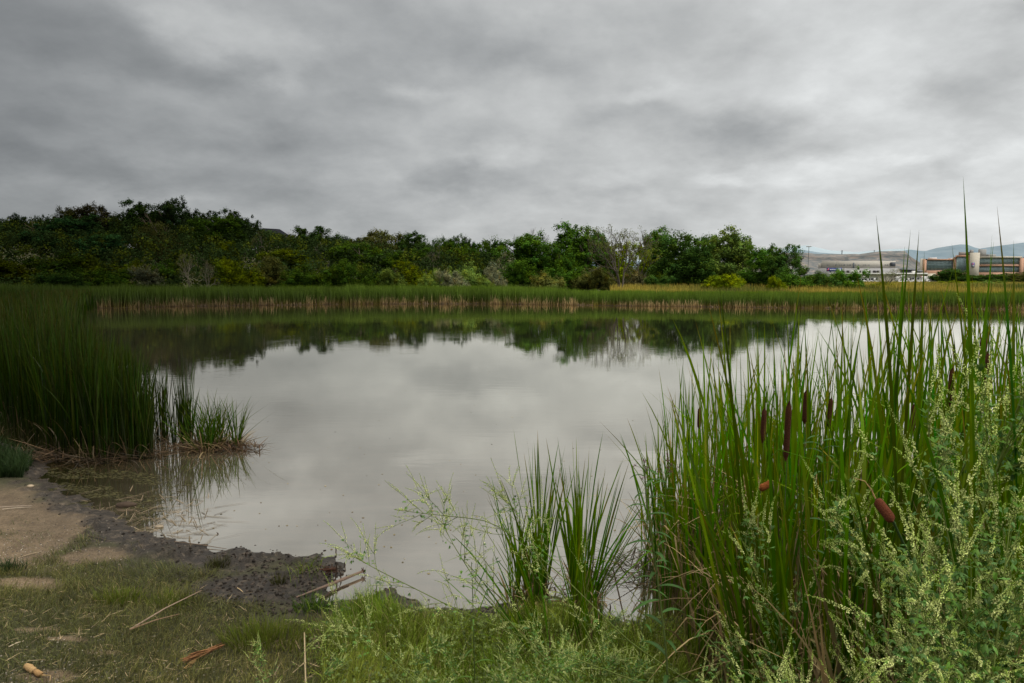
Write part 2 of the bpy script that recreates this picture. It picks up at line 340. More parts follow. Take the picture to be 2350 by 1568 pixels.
def groundmat():
    m, t, N, Lk = nt("bank_earth"); out = N.new("ShaderNodeOutputMaterial"); b = N.new("ShaderNodeBsdfPrincipled")
    tc = N.new("ShaderNodeTexCoord"); at_ = N.new("ShaderNodeAttribute"); at_.attribute_name = "tint"
    sp = N.new("ShaderNodeSeparateColor"); Lk.new(at_.outputs["Color"], sp.inputs[0])
    def nz(sc, det=5, r=.6):
        n = N.new("ShaderNodeTexNoise"); n.inputs["Scale"].default_value = sc; n.inputs["Detail"].default_value = det; n.inputs["Roughness"].default_value = r; Lk.new(tc.outputs["Object"], n.inputs["Vector"]); return n.outputs["Fac"]
    def ramp(f, *st):
        r = N.new("ShaderNodeValToRGB"); e = r.color_ramp.elements
        while len(e) < len(st): e.new(.5)
        for k, (p, c) in enumerate(st): e[k].position = p; e[k].color = (*c, 1)
        Lk.new(f, r.inputs[0]); return r.outputs[0]
    def mix(f, a, b_):
        x = N.new("ShaderNodeMix"); x.data_type = 'RGBA'
        if isinstance(f, float): x.inputs[0].default_value = f
        else: Lk.new(f, x.inputs[0])
        Lk.new(a, x.inputs[6]); Lk.new(b_, x.inputs[7]); return x.outputs[2]
    fine = nz(60, 6, .7); mid = nz(6, 5); big = nz(.9, 4)
    dirt = ramp(fine, (.3, (.085, .062, .040)), (.5, (.165, .123, .078)), (.72, (.26, .20, .135)))
    peb = N.new("ShaderNodeTexVoronoi"); peb.inputs["Scale"].default_value = 55; Lk.new(tc.outputs["Object"], peb.inputs["Vector"])
    pebr = ramp(peb.outputs["Distance"], (.12, (1, 1, 1)), (.3, (0, 0, 0)))
    pebc = ramp(mid, (.3, (.06, .06, .065)), (.6, (.26, .24, .21)))
    pm = N.new("ShaderNodeMath"); pm.operation = 'MULTIPLY'; Lk.new(pebr, pm.inputs[0]); pm.inputs[1].default_value = .55
    dirt = mix(pm.outputs[0], dirt, pebc)
    dirt2 = ramp(mid, (.35, (.7, .68, .66)), (.65, (1.1, 1.08, 1.05)))
    mm = N.new("ShaderNodeMix"); mm.data_type = 'RGBA'; mm.blend_type = 'MULTIPLY'; mm.inputs[0].default_value = 1; Lk.new(dirt, mm.inputs[6]); Lk.new(dirt2, mm.inputs[7]); dirt = mm.outputs[2]
    turf = ramp(fine, (.3, (.03, .032, .014)), (.6, (.062, .062, .028)), (.8, (.10, .09, .045)))
    mudcol = ramp(nz(14, 8, .78), (.3, (.014, .012, .010)), (.52, (.036, .030, .025)), (.66, (.12, .095, .07)))
    farc = ramp(nz(.05, 5), (.35, (.035, .055, .018)), (.6, (.09, .095, .03)))
    c = mix(sp.outputs[1], turf, dirt); c = mix(sp.outputs[0], c, mudcol); c = mix(sp.outputs[2], c, farc)
    Lk.new(c, b.inputs["Base Color"])
    rr = N.new("ShaderNodeMapRange"); Lk.new(sp.outputs[0], rr.inputs[0]); rr.inputs[3].default_value = .9; rr.inputs[4].default_value = .38; b.inputs['Specular IOR Level'].default_value = .22; Lk.new(rr.outputs[0], b.inputs["Roughness"])
    bp = N.new("ShaderNodeBump"); bp.inputs["Strength"].default_value = .9; bp.inputs["Distance"].default_value = .02; Lk.new(fine, bp.inputs["Height"]); Lk.new(bp.outputs[0], b.inputs["Normal"])
    Lk.new(b.outputs[0], out.inputs[0]); return m
tag(g.build("ground", groundmat(), smoothf=True), kind="structure")
# ------------------------------------------------------------------ water
def watermat():
    m, t, N, Lk = nt("pond_water"); out = N.new("ShaderNodeOutputMaterial")
    d = N.new("ShaderNodeBsdfDiffuse"); gl = N.new("ShaderNodeBsdfGlossy"); gl.inputs["Roughness"].default_value = .015; gl.inputs["Color"].default_value = (1.0, .965, .87, 1)
    tc = N.new("ShaderNodeTexCoord")
    mp = N.new("ShaderNodeMapping"); mp.inputs["Scale"].default_value = (.9, 3.2, 1); Lk.new(tc.outputs["Object"], mp.inputs[0])
    n = N.new("ShaderNodeTexNoise"); n.inputs["Scale"].default_value = 1.6; n.inputs["Detail"].default_value = 4; n.inputs["Roughness"].default_value = .55; Lk.new(mp.outputs[0], n.inputs["Vector"])
    n2 = N.new("ShaderNodeTexNoise"); n2.inputs["Scale"].default_value = .25; n2.inputs["Detail"].default_value = 3; Lk.new(tc.outputs["Object"], n2.inputs["Vector"])
    mr = N.new("ShaderNodeMapRange"); mr.inputs[1].default_value = .45; mr.inputs[2].default_value = .62; mr.inputs[3].default_value = .25; mr.inputs[4].default_value = 1.0; Lk.new(n2.outputs["Fac"], mr.inputs[0])
    ml = N.new("ShaderNodeMath"); ml.operation = 'MULTIPLY'; Lk.new(n.outputs["Fac"], ml.inputs[0]); Lk.new(mr.outputs[0], ml.inputs[1])
    bp = N.new("ShaderNodeBump"); bp.inputs["Strength"].default_value = .3; bp.inputs["Distance"].default_value = .006; Lk.new(ml.outputs[0], bp.inputs["Height"])
    fr = N.new("ShaderNodeFresnel"); fr.inputs[0].default_value = 1.33
    pw = N.new("ShaderNodeMath"); pw.operation = 'POWER'; Lk.new(fr.outputs[0], pw.inputs[0]); pw.inputs[1].default_value = .19
    Lk.new(bp.outputs[0], gl.inputs["Normal"])
    nn = N.new("ShaderNodeTexNoise"); nn.inputs["Scale"].default_value = 2.5; nn.inputs["Detail"].default_value = 6; Lk.new(mp.outputs[0], nn.inputs["Vector"])
    cr = N.new("ShaderNodeValToRGB"); cr.color_ramp.elements[0].position = .3; cr.color_ramp.elements[0].color = (.085, .068, .047, 1); cr.color_ramp.elements[1].position = .7; cr.color_ramp.elements[1].color = (.13, .105, .078, 1)
    Lk.new(nn.outputs["Fac"], cr.inputs[0])
    # left shallows: the reeds' dark reflection is painted into the tint
    at_ = N.new("ShaderNodeAttribute"); at_.attribute_name = "tint"
    mu = N.new("ShaderNodeMix"); mu.data_type = 'RGBA'; mu.blend_type = 'MULTIPLY'; mu.inputs[0].default_value = 1
    Lk.new(cr.outputs[0], mu.inputs[6]); Lk.new(at_.outputs["Color"], mu.inputs[7]); Lk.new(mu.outputs[2], d.inputs[0])
    ms = N.new("ShaderNodeMixShader"); Lk.new(pw.outputs[0], ms.inputs[0]); Lk.new(d.outputs[0], ms.inputs[1]); Lk.new(gl.outputs[0], ms.inputs[2]); Lk.new(ms.outputs[0], out.inputs[0])
    return m
wx = np.concatenate([np.linspace(-60, -9, 30), np.linspace(-8.8, 4, 90), np.linspace(5, 70, 30)]); wy = np.concatenate([np.linspace(2, 14, 90), np.linspace(15, 68, 40)])
WX, WY = np.meshgrid(wx, wy); wsd = lake_sd(WX, WY).reshape(WX.shape)
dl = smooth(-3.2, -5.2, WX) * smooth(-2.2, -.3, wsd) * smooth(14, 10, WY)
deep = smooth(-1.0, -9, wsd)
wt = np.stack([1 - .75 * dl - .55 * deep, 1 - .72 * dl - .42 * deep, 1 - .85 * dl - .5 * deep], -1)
wi = (np.arange(len(wy) - 1)[:, None] * len(wx) + np.arange(len(wx) - 1)[None]).ravel()
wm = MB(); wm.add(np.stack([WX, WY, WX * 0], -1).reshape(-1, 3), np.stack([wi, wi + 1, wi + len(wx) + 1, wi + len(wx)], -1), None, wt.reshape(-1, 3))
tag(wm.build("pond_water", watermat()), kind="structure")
# ------------------------------------------------------------------ distant hills
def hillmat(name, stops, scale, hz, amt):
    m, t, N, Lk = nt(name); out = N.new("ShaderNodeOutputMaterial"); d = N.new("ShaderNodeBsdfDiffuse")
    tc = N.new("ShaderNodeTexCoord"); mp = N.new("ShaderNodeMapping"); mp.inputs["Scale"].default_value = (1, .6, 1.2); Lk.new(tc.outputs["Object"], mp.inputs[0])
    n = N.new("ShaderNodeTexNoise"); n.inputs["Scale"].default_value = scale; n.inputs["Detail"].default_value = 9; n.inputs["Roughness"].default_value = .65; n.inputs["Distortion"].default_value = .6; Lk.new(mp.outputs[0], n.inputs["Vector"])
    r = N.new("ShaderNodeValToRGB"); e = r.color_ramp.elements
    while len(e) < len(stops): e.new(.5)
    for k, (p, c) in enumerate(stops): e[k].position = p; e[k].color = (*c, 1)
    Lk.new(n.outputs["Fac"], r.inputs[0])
    mx = N.new("ShaderNodeMix"); mx.data_type = 'RGBA'; mx.inputs[0].default_value = amt; mx.inputs[7].default_value = (*hz, 1)  # distance haze is mixed into the slope's base colour
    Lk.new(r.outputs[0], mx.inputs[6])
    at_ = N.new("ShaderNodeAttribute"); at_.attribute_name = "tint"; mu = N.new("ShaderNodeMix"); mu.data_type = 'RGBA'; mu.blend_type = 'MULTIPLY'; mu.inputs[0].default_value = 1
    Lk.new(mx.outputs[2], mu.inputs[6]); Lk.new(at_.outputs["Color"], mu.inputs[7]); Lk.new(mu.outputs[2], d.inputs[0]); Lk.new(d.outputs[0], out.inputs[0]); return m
def ridge(name, Y0, prof, depth, mat, rough, seed, back=1.0, cliff=0.0):
    """prof: skyline as (u, v); a ridge with a front slope of the given depth, gullied"""
    us = np.linspace(prof[0][0], prof[-1][0], 260)
    vs = np.interp(us, [p[0] for p in prof], [p[1] for p in prof])
    mb = MB(); rows = 26
    xs = np.array([at(u, 642, Y0).x for u in us]); hs = np.array([at(u, v, Y0).z for u, v in zip(us, vs)])
    k = np.linspace(0, 1, rows)
    V = np.zeros((rows + 6, len(us), 3)); c = np.ones((rows + 6, len(us)))
    for i, a in enumerate(k):
        y = Y0 - depth * (1 - a)
        prof_h = a ** 1.15 if not cliff else np.where(a < .72, a / .72 * (1 - cliff), (1 - cliff) + cliff * smooth(.72, .80, a))
        gul = np.abs(fbm(xs / depth * 6 + a * .6, np.full(len(xs), a * 1.4), 4, seed) - .47) * 2
        z = hs * prof_h * (1 - rough * np.sin(math.pi * min(a, 1)) * (1 - gul)) - 30 * (1 - a)
        xx = xs + depth * .2 * (fbm(xs / depth * 3, np.full(len(xs), a * 3), 2, seed + 3) - .5) * math.sin(math.pi * a)
        V[i] = np.stack([xx * y / Y0, np.full(len(xs), y) + depth * .22 * (gul - .5) * math.sin(math.pi * a), z], -1)
        if cliff: c[i] = 1 - .35 * math.exp(-((a - .76) / .05) ** 2)
    for j in range(6):
        a = (j + 1) / 6; V[rows + j] = np.stack([xs, np.full(len(xs), Y0 + depth * a), hs * (1 - a * a * back) - 30 * a], -1)
    n = len(us); R = rows + 6
    q = (np.arange(R - 1)[:, None] * n + np.arange(n - 1)[None]).ravel()
    mb.add(V.reshape(-1, 3), np.stack([q, q + 1, q + n + 1, q + n], -1), None, np.repeat(c.reshape(-1, 1), 3, 1))
    return tag(mb.build(name, mat, smoothf=True), kind="structure")
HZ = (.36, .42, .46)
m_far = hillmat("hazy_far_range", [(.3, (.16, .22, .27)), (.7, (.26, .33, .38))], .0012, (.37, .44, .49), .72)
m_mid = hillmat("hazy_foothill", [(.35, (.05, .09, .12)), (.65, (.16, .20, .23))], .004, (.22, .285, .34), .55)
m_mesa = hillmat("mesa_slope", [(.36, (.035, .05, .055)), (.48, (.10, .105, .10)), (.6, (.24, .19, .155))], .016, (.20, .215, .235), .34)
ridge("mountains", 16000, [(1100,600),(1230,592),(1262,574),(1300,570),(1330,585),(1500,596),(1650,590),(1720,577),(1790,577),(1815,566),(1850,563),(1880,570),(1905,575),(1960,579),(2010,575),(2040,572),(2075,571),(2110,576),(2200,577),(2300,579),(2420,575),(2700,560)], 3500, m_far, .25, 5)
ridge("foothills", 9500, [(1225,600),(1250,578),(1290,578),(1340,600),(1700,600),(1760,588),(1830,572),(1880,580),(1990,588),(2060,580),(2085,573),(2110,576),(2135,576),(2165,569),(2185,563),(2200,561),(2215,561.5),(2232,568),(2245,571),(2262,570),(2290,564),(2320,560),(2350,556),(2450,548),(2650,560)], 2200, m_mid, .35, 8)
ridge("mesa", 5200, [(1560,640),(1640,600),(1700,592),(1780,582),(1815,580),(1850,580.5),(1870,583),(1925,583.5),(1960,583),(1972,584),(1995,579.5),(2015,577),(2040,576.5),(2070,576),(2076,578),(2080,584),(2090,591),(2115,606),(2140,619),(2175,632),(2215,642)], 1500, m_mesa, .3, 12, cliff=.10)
# ------------------------------------------------------------------ buildings far right
def bxp(mb, u0, u1, v0, v1, Y, dep, col, dz=0.0):
    """box whose front face, at depth Y, spans the sight lines u0..u1, v0 (top)..v1 (bottom) of the survey photograph"""
    a = at(u0, v0, Y); b = at(u1, v1, Y); k = (Y + dep) / Y
    mb.add([(a.x, Y, b.z), (b.x, Y, b.z), (b.x, Y, a.z), (a.x, Y, a.z), (a.x * k, Y + dep, b.z), (b.x * k, Y + dep, b.z), (b.x * k, Y + dep, a.z), (a.x * k, Y + dep, a.z)], [(0, 1, 2, 3), (5, 4, 7, 6), (4, 0, 3, 7), (1, 5, 6, 2), (3, 2, 6, 7), (4, 5, 1, 0)], None, col)
def part(name, mat, par, color, items, Y, dep=1.0):
    if name in ('window', 'mullion', 'dock_door', 'skylight', 'pilaster', 'roof_unit', 'loading_door', 'post', 'penthouse', 'emblem') and len(items) > 1:
        return [part(name, mat, par, color, [it], Y, dep) for it in items]
    mb = MB()
    for it in items: bxp(mb, *it[:4], Y if len(it) < 5 else it[4], dep if len(it) < 6 else it[5], (1, 1, 1))
    me = mb.mesh(name); me.materials.append(mat); o = link(name, me, par, color)
    if par is not None: o.matrix_parent_inverse = par.matrix_world.inverted()
    return o
def root(name, loc, label, cat, group=None):
    o = thing(name, loc, label, cat, group); bpy.context.view_layer.update(); return o
TAN = (.52, .48, .41); BRK = (.52, .31, .22); GRY = (.30, .30, .30)
Yh = 530
h = root("hospital_building", (330, Yh, 0), "large hospital with orange brick framing, green glass walls and a grey tower", "hospital building")
part("glass_wing", M_glass, h, None, [(2124, 2190, 597.5, 621, Yh)], Yh, 30)
wl = part("brick_wall", M_wall, h, BRK, [(2118.5, 2124, 594.5, 650), (2124, 2190, 594.5, 597.5), (2124, 2190, 621, 650), (2189, 2196, 590, 650, Yh - 2, 34)], Yh - 1, 32)
part("side_wall", M_wall, h, TAN, [(2112, 2118.5, 594, 650, Yh - .5, 40)], Yh)
part("brick_frame", M_wall, h, BRK, [(2196, 2226, 586, 590, Yh - 4, 40), (2221, 2226, 590, 650, Yh - 4, 40), (2196, 2221, 626, 650, Yh - 4, 40), (2193, 2196.5, 586, 591, Yh - 4, 40)], Yh)
part("glass_bay", M_glass, h, None, [(2196, 2221, 590, 626, Yh - 3.2, 30)], Yh)
tw = part("tower", M_wall, h, TAN, [(2226, 2245, 580, 650, Yh - 6, 30)], Yh)
sg = part("sign_panel", M_trim, h, (.10, .11, .30), [(2229.6, 2236.4, 603, 613.2, Yh - 6.6, .5)], Yh)
part("emblem", M_trim, h, (.75, .25, .35), [(2231.6, 2234.6, 604.6, 606.2, Yh - 6.8, .1), (2230.6, 2233.4, 606.2, 607.6, Yh - 6.8, .1)], Yh)
part("lettering", M_trim, h, (.6, .62, .66), [(2230.4, 2235.8, 608.8, 610.0, Yh - 6.8, .1), (2230.4, 2235.8, 610.8, 611.8, Yh - 6.8, .1)], Yh)
part("penthouse", M_wall, h, GRY, [(2200, 2226, 578.5, 586, Yh + 6, 18), (2225.5, 2234, 573.4, 581, Yh + 2, 14), (2245.2, 2263, 572.3, 590, Yh, 16), (2263, 2285, 584, 590, Yh + 4, 16)], Yh)
part("roof_unit", M_trim, h, (.75, .75, .75), [(2130, 2150, 591.5, 594.4, Yh + 6, 6), (2176, 2189, 592.5, 594.3, Yh + 4, 6)], Yh)
part("parapet", M_wall, h, TAN, [(2245, 2346, 588.5, 592.6, Yh - 5, 36)], Yh)
for i, (v0, v1) in enumerate([(592.6, 607.5), (611.5, 625.5)]):
    part("glass_band", M_glass, h, None, [(2245, 2341, v0, v1, Yh - 4, 30)], Yh)
part("brick_band", M_wall, h, BRK, [(2245, 2341, 607.5, 611.5, Yh - 5, 36), (2245, 2341, 625.5, 650, Yh - 5, 36), (2341, 2347, 592.6, 650, Yh - 5.4, 36)], Yh)
part("end_wall", M_wall, h, GRY, [(2347, 2440, 590, 650, Yh - 3, 30)], Yh)
mu = []
for u in np.arange(2127, 2189, 3.1): mu.append((u, u + .35, 597.6, 621, Yh - .4, .3))
for u in np.arange(2199, 2220, 3.1): mu.append((u, u + .35, 590.2, 626, Yh - 3.6, .3))
for u in np.arange(2248, 2340, 3.1): mu.append((u, u + .35, 592.7, 607.4, Yh - 4.4, .3)); mu.append((u, u + .35, 611.6, 625.4, Yh - 4.4, .3))
for v in (603, 609, 615): mu.append((2124, 2189, v, v + .5, Yh - .7, .2))
part("mullion", M_trim, h, (.16, .22, .24), mu, Yh)
Yo = 620
o = root("office_block", (430, Yo, 0), "long beige office block with small windows below the mesa", "office building")
part("upper_wall", M_wall, o, (.46, .44, .40), [(1886, 2055, 599, 616, Yo, 40), (1878, 1890, 604, 616, Yo + 1, 38)], Yo)
part("lower_wall", M_wall, o, (.36, .36, .37), [(1870, 2058, 616, 650, Yo - 4, 46)], Yo)
part("corner_bay", M_trim, o, (.09, .10, .12), [(2044, 2055, 602, 611, Yo - 1, 2)], Yo)
part("window", M_trim, o, (.13, .15, .17), [(u, u + wd, 607, 609.4, Yo - .5, .4) for u, wd in [(1899, 1.2), (1917, 2.4), (1926, 1.2), (1930, 1.2), (1936, 3), (1945, 1), (1950, 3), (1962.5, 1), (1970, 1.2), (1982, 1), (1986, 1), (1994, 1.2), (2032, 1), (2036, 2)]] + [(1957.5, 1960.5, 603, 616, Yo - .6, .4)], Yo)
part("dock_door", M_trim, o, (.05, .045, .045), [(u, u + 6, 621, 627, Yo - 4.4, .3) for u in (1932, 1943, 1952, 1960, 1970, 1982, 1992, 2004, 2012)], Yo)
Yw = 300
o = root("warehouse", (165, Yw, 0), "low cream warehouse with a white roof edge behind the parked trailers", "warehouse")
part("wall", M_wall, o, (.66, .61, .50), [(1905, 2128, 630, 655, Yw, 40), (2128, 2146, 628, 655, Yw - 1, 30)], Yw)
part("roof_edge", M_trim, o, (.68, .68, .66), [(1903, 2129, 626.5, 630, Yw - 1.2, 42)], Yw)
part("skylight", M_trim, o, (.68, .68, .66), [(1952, 1972, 620.5, 626, Yw + 10, 8), (1978, 1994, 620.5, 626, Yw + 10, 8), (2092, 2101, 622, 627, Yw + 8, 8)], Yw)
part("loading_door", M_trim, o, (.03, .03, .03), [(2060, 2083, 641, 652, Yw - .3, .4), (2090, 2103, 640, 643, Yw - .3, .4), (2111, 2122, 640, 643, Yw - .3, .4)], Yw)
part("pilaster", M_trim, o, (.4, .36, .3), [(u, u + .6, 630.2, 655, Yw - .25, .3) for u in (1922, 1946, 1958, 1990, 2055)], Yw)
o = root("storage_shed", (220, 420, 0), "flat dark grey shed roof just left of the hospital", "shed")
part("wall", M_wall, o, (.16, .165, .18), [(2066, 2112, 620, 650, 420, 25)], 420)
part("roof", M_trim, o, (.22, .23, .26), [(2064, 2100, 617.5, 620, 419, 28), (2100, 2118, 621, 624, 418, 20)], 420)
# billboard
Yb = 330
o = root("billboard", (155, Yb, 0), "blue roadside billboard with white lettering and a red mark", "billboard")
part("panel", M_trim, o, (.035, .055, .22), [(1897, 1932, 614.8, 623.2, Yb, .6)], Yb)
part("post", M_trim, o, (.2, .2, .2), [(1904, 1905.4, 623, 655, Yb + .2, .5), (1924, 1925.4, 623, 655, Yb + .2, .5)], Yb)
part("emblem", M_trim, o, (.75, .18, .22), [(1899.5, 1902.5, 616.2, 618.4, Yb - .15, .1), (1898.6, 1901, 618.6, 620.8, Yb - .15, .1)], Yb)
part("lettering", M_trim, o, (.7, .72, .78), [(1904.5 + k * 1.55, 1905.5 + k * 1.55, 617.6 + (k % 3) * .35, 620.2, Yb - .15, .1) for k in range(9)] + [(1921, 1930, 616.8, 618.2, Yb - .15, .1), (1920.5, 1930, 619, 621.4, Yb - .15, .1)], Yb)
# light mast
def mast(u, v0, Y, r, label, head=True):
    p = at(u, v0, Y); o = root("light_mast", (p.x, Y, 0), label, "light mast")
    mb = MB(); mb.tube([(0, 0, 0), (0, 0, p.z)], [r, r * .5], 8, (1, 1, 1)); mb.build("pole", M_trim, o, (.22, .23, .24))
    mb = MB(); 
    for k in range(6):
        a = k * math.pi / 3; mb.box(math.cos(a) * .9 - .3, math.cos(a) * .9 + .3, math.sin(a) * .9 - .3, math.sin(a) * .9 + .3, p.z - .3, p.z + .05)
    mb.tube([(-1, 0, p.z - .1), (1, 0, p.z - .1)], .08, 4); mb.tube([(0, -1, p.z - .1), (0, 1, p.z - .1)], .08, 4)
    mb.build("lamp_ring", M_trim, o, (.4, .4, .4))
mast(1856.5, 565.5, 340, .22, "tall slender floodlight mast in front of the mesa")
def pylon(u, v0, Y, zb, label):
    p = at(u, v0, Y); o = root("power_pylon", (p.x, Y, zb), label, "power pylon"); h_ = p.z - zb; mb = MB(); r = 1.1
    for sx in (-1, 1):
        for sy in (-1, 1): mb.tube([(sx * h_ * .09, sy * h_ * .09, -8), (sx * h_ * .02, sy * h_ * .02, h_)], r, 4)
    for f_ in (.65, .8, .95): mb.tube([(-h_ * .22, 0, h_ * f_), (h_ * .22, 0, h_ * f_)], r, 4)
    for k in range(5):
        w0 = h_ * (.09 - .014 * k); w1 = h_ * (.09 - .014 * (k + 1)); mb.tube([(-w0, -w0, h_ * k / 5), (w1, -w1, h_ * (k + 1) / 5)], r * .7, 4); mb.tube([(w0, -w0, h_ * k / 5), (-w1, -w1, h_ * (k + 1) / 5)], r * .7, 4)
    mb.build("lattice", M_trim, o, (.25, .28, .31))
pylon(1932.5, 574.5, 5250, at(1932, 584, 5250).z, "lattice power pylon on the mesa rim above the billboard")
pylon(2006.5, 574.5, 5250, at(2006, 580, 5250).z, "lattice power pylon on the mesa rim above the warehouse")
# house on the hill, only roof and chimney clear the trees
Yk = 185
hp = at(628, 527, Yk); hb = gz(hp.x, Yk)
o = root("hilltop_house", (hp.x, Yk, hb), "dark roofed house with a brick chimney on the wooded hill", "house")
mb = MB(); a = at(590, 530, Yk); b = at(655, 530, Yk); e = at(600, 545, Yk).z; rt = at(620, 522.5, Yk).z
mb.box(a.x, b.x, Yk, Yk + 4, hb - 2, e); w_ = mb.mesh("wall"); w_.materials.append(M_wall); wo = link("wall", w_, o, (.30, .25, .2)); wo.matrix_parent_inverse = o.matrix_world.inverted()
mb = MB(); x0, x1 = a.x - .8, b.x + .8; y0, y1 = Yk - .8, Yk + 4.8; yc = Yk + 2; xa = at(597, 530, Yk).x; xb = at(628, 530, Yk).x; xc = at(645, 530, Yk).x; r2 = at(638, 525, Yk).z
mb.add([(x0, y0, e), (xc, y0, e), (x1, y0, e - .3), (x0, y1, e), (x1, y1, e), (xa, yc, rt), (xb, yc, rt - .2), (xc - 1, yc, r2)], [(0, 1, 6, 5), (1, 2, 7, 6), (3, 5, 6, 4), (2, 4, 7, 7)], [(0, 5, 3), (4, 6, 7)], (1, 1, 1))
w_ = mb.mesh("roof"); w_.materials.append(M_leaf); ro = link("roof", w_, o, (.022, .024, .028)); ro.matrix_parent_inverse = o.matrix_world.inverted()
mb = MB(); bxp(mb, 645.5, 655.5, 519, 545, Yk + 1, 1.1, (1, 1, 1)); bxp(mb, 644.8, 656.2, 520, 521.6, Yk + .9, 1.3, (.8, .8, .8)); bxp(mb, 649, 652.5, 518.2, 520.4, Yk + 1.2, .5, (.6, .5, .5))
w_ = mb.mesh("chimney"); w_.materials.append(M_wall); ch = link("chimney", w_, ro, (.30, .15, .10)); ch.matrix_parent_inverse = o.matrix_world.inverted()
# ------------------------------------------------------------------ trailers and vans
def trailer(u, v, Y, L_, hh, label, kind, rz=0):
    p = at(u, v, Y); zb = gz(p.x, Y); name = {"t": "travel_trailer", "v": "parked_van", "c": "shipping_container"}[kind]
    o = thing(name, (p.x, Y, zb), label, {"t": "trailer", "v": "van", "c": "container"}[kind], None, rz)
    mb = MB(); W = 2.4
    if kind == "c":
        mb.box(-L_ / 2, L_ / 2, 0, W, .2, hh); mb.build("body", M_wall, o, (.30, .09, .07))
        mb = MB(); [mb.box(-L_ / 2 + k * L_ / 12, -L_ / 2 + k * L_ / 12 + .12, -.05, -.01, .25, hh - .1) for k in range(12)]; mb.build("rib", M_wall, o, (.2, .06, .05)); return
    s = L_ / 2
    pr = [(-s, .7), (-s + .15, hh - .4), (-s + .6, hh), (s - 1.3, hh), (s - .3, hh - .7), (s, 1.5), (s - .4, .7)] if kind == "t" else [(-s, .45), (-s, hh), (s - 1.7, hh), (s - 1.0, 1.3), (s, 1.1), (s, .45)]
    n = len(pr); V = [(x, 0, z) for x, z in pr] + [(x, W, z) for x, z in pr]
    mb.add(V, [(i, (i + 1) % n, (i + 1) % n + n, i + n) for i in range(n)], [(0, i, i + 1) for i in range(1, n - 1)] + [(n, n + i + 1, n + i) for i in range(1, n - 1)])
    mb.build("body", M_trim, o, (.72, .72, .72))
    for k in range(3 if kind == "t" else 1):
        mb = MB(); x = -s + L_ * (.2 + .25 * k) if kind == "t" else s - 1.9; mb.box(x, x + .9, -.04, -.01, hh * .52, hh * .74); mb.build("window", M_trim, o, (.03, .03, .035))
    if kind == "t":
        mb = MB(); a = rng.uniform(.3, .6)
        mb.add([(-s + .5, -.02, hh * .5), (0, -.02, hh * a), (s - .6, -.02, hh * .82), (s - .6, -.02, hh * .74), (0, -.02, hh * (a - .08)), (-s + .5, -.02, hh * .40)], [(0, 1, 4, 5), (1, 2, 3, 4)])
        mb.build("swoosh_stripe", M_trim, o, random.choice([(.05, .05, .06), (.12, .13, .16), (.2, .2, .22)]))
        mb = MB(); mb.box(s * .25, s * .25 + .75, -.045, -.012, .8, hh * .76); mb.build("door", M_trim, o, (.5, .5, .5))
    for k in ((-.6, .6) if kind == "t" else (-s * .55, s * .6)):
        mb = MB(); mb.tube([(k, -.05, .36), (k, .25, .36)], .36, 12); mb.build("wheel", M_trim, o, (.02, .02, .02))
tl = [(1842,650,262,7,3.0,"white trailer at the far left end of the parked row, past the round green tree","t"),
 (1949,651,270,3.2,3.3,"short white trailer roof right of the tall green tree","t"),(1968,651,268,6.5,3.0,"white trailer with dark graphics in front of the cream wall","t"),
 (1985,652,264,4.5,2.8,"white trailer whose front corner touches the grey green olive tree","t"),(2000,652,272,6,3.0,"white trailer half hidden by the grey green olive tree","t"),
 (2078,652,262,5.5,2.9,"white trailer in front of the dark loading door","t"),(2094,651,268,7.5,3.3,"largest white trailer with a sweeping dark stripe, beside the red container","t"),(2128,651,275,4.5,3.1,"white trailer right of the red container","t"),
 (2113,650,276,5,3.1,"dull red shipping container among the white trailers","c"),(2143,651,268,6.0,2.9,"white trailer next to last on the right of the row","t"),(2158,652,262,5.0,2.3,"white van at the right end of the parked row, by the dark trees","v")]
for a in tl: trailer(*a)
# ------------------------------------------------------------------ trees
def limb(mb, p, d, L, r, depth, maxd, out, spread=.55, n=2, up=.15, tips=None, droop=0.0):
    """recursive tapering branch; collects tip points"""
    P = [np.array(p, float)]; dd = np.array(d, float); k = 4 if depth < 2 else 3
    for i in range(k):
        dd = dd + rng.normal(0, .13, 3) + np.array([0, 0, up * .4 - droop]); dd /= np.linalg.norm(dd); P.append(P[-1] + dd * L / k)
    R = np.linspace(r, r * .62, k + 1)
    mb.tube(P, R, 6 if depth == 0 else (4 if depth < 2 else 3), (1, 1, 1), False)
    if depth == maxd:
        if tips is not None: tips.append((P[-1], dd)); tips.append((P[len(P) // 2], dd))
        return
    m = n + (1 if rng.random() < .5 else 0)
    for j in range(m):
        a = rng.normal(0, 1, 3); a -= a.dot(dd) * dd; a /= np.linalg.norm(a) + 1e-9
        s_ = rng.uniform(.5, 1.2) * spread
        nd = dd * math.cos(s_) + a * math.sin(s_); q = P[-1] if j < 2 else P[rng.integers(1, k)]
        limb(mb, q, nd, L * rng.uniform(.62, .85), r * .6, depth + 1, maxd, out, spread, n, up, tips, droop)
def leaf_cards(mb, P, Nn, size, base, var=.22, seed=0, elong=1.0):
    """little leaf faces at P, facing roughly Nn"""
    n = len(P); Nn = Nn + rng.normal(0, .55, (n, 3)); Nn /= np.linalg.norm(Nn, axis=1)[:, None]
    a = np.cross(Nn, rng.normal(0, 1, (n, 3))); a /= np.linalg.norm(a, axis=1)[:, None] + 1e-9; b = np.cross(Nn, a)
    s_ = size * rng.uniform(.6, 1.35, n)[:, None]
    V = np.stack([P - a * s_ * .5 * elong, P + b * s_ * .42, P + a * s_ * .55 * elong, P - b * s_ * .38], 1)
    idx = np.arange(n * 4).reshape(n, 4)
    c = np.repeat(base[:, None], 4, 1).reshape(-1, 3)
    mb.add(V.reshape(-1, 3), idx, None, c)
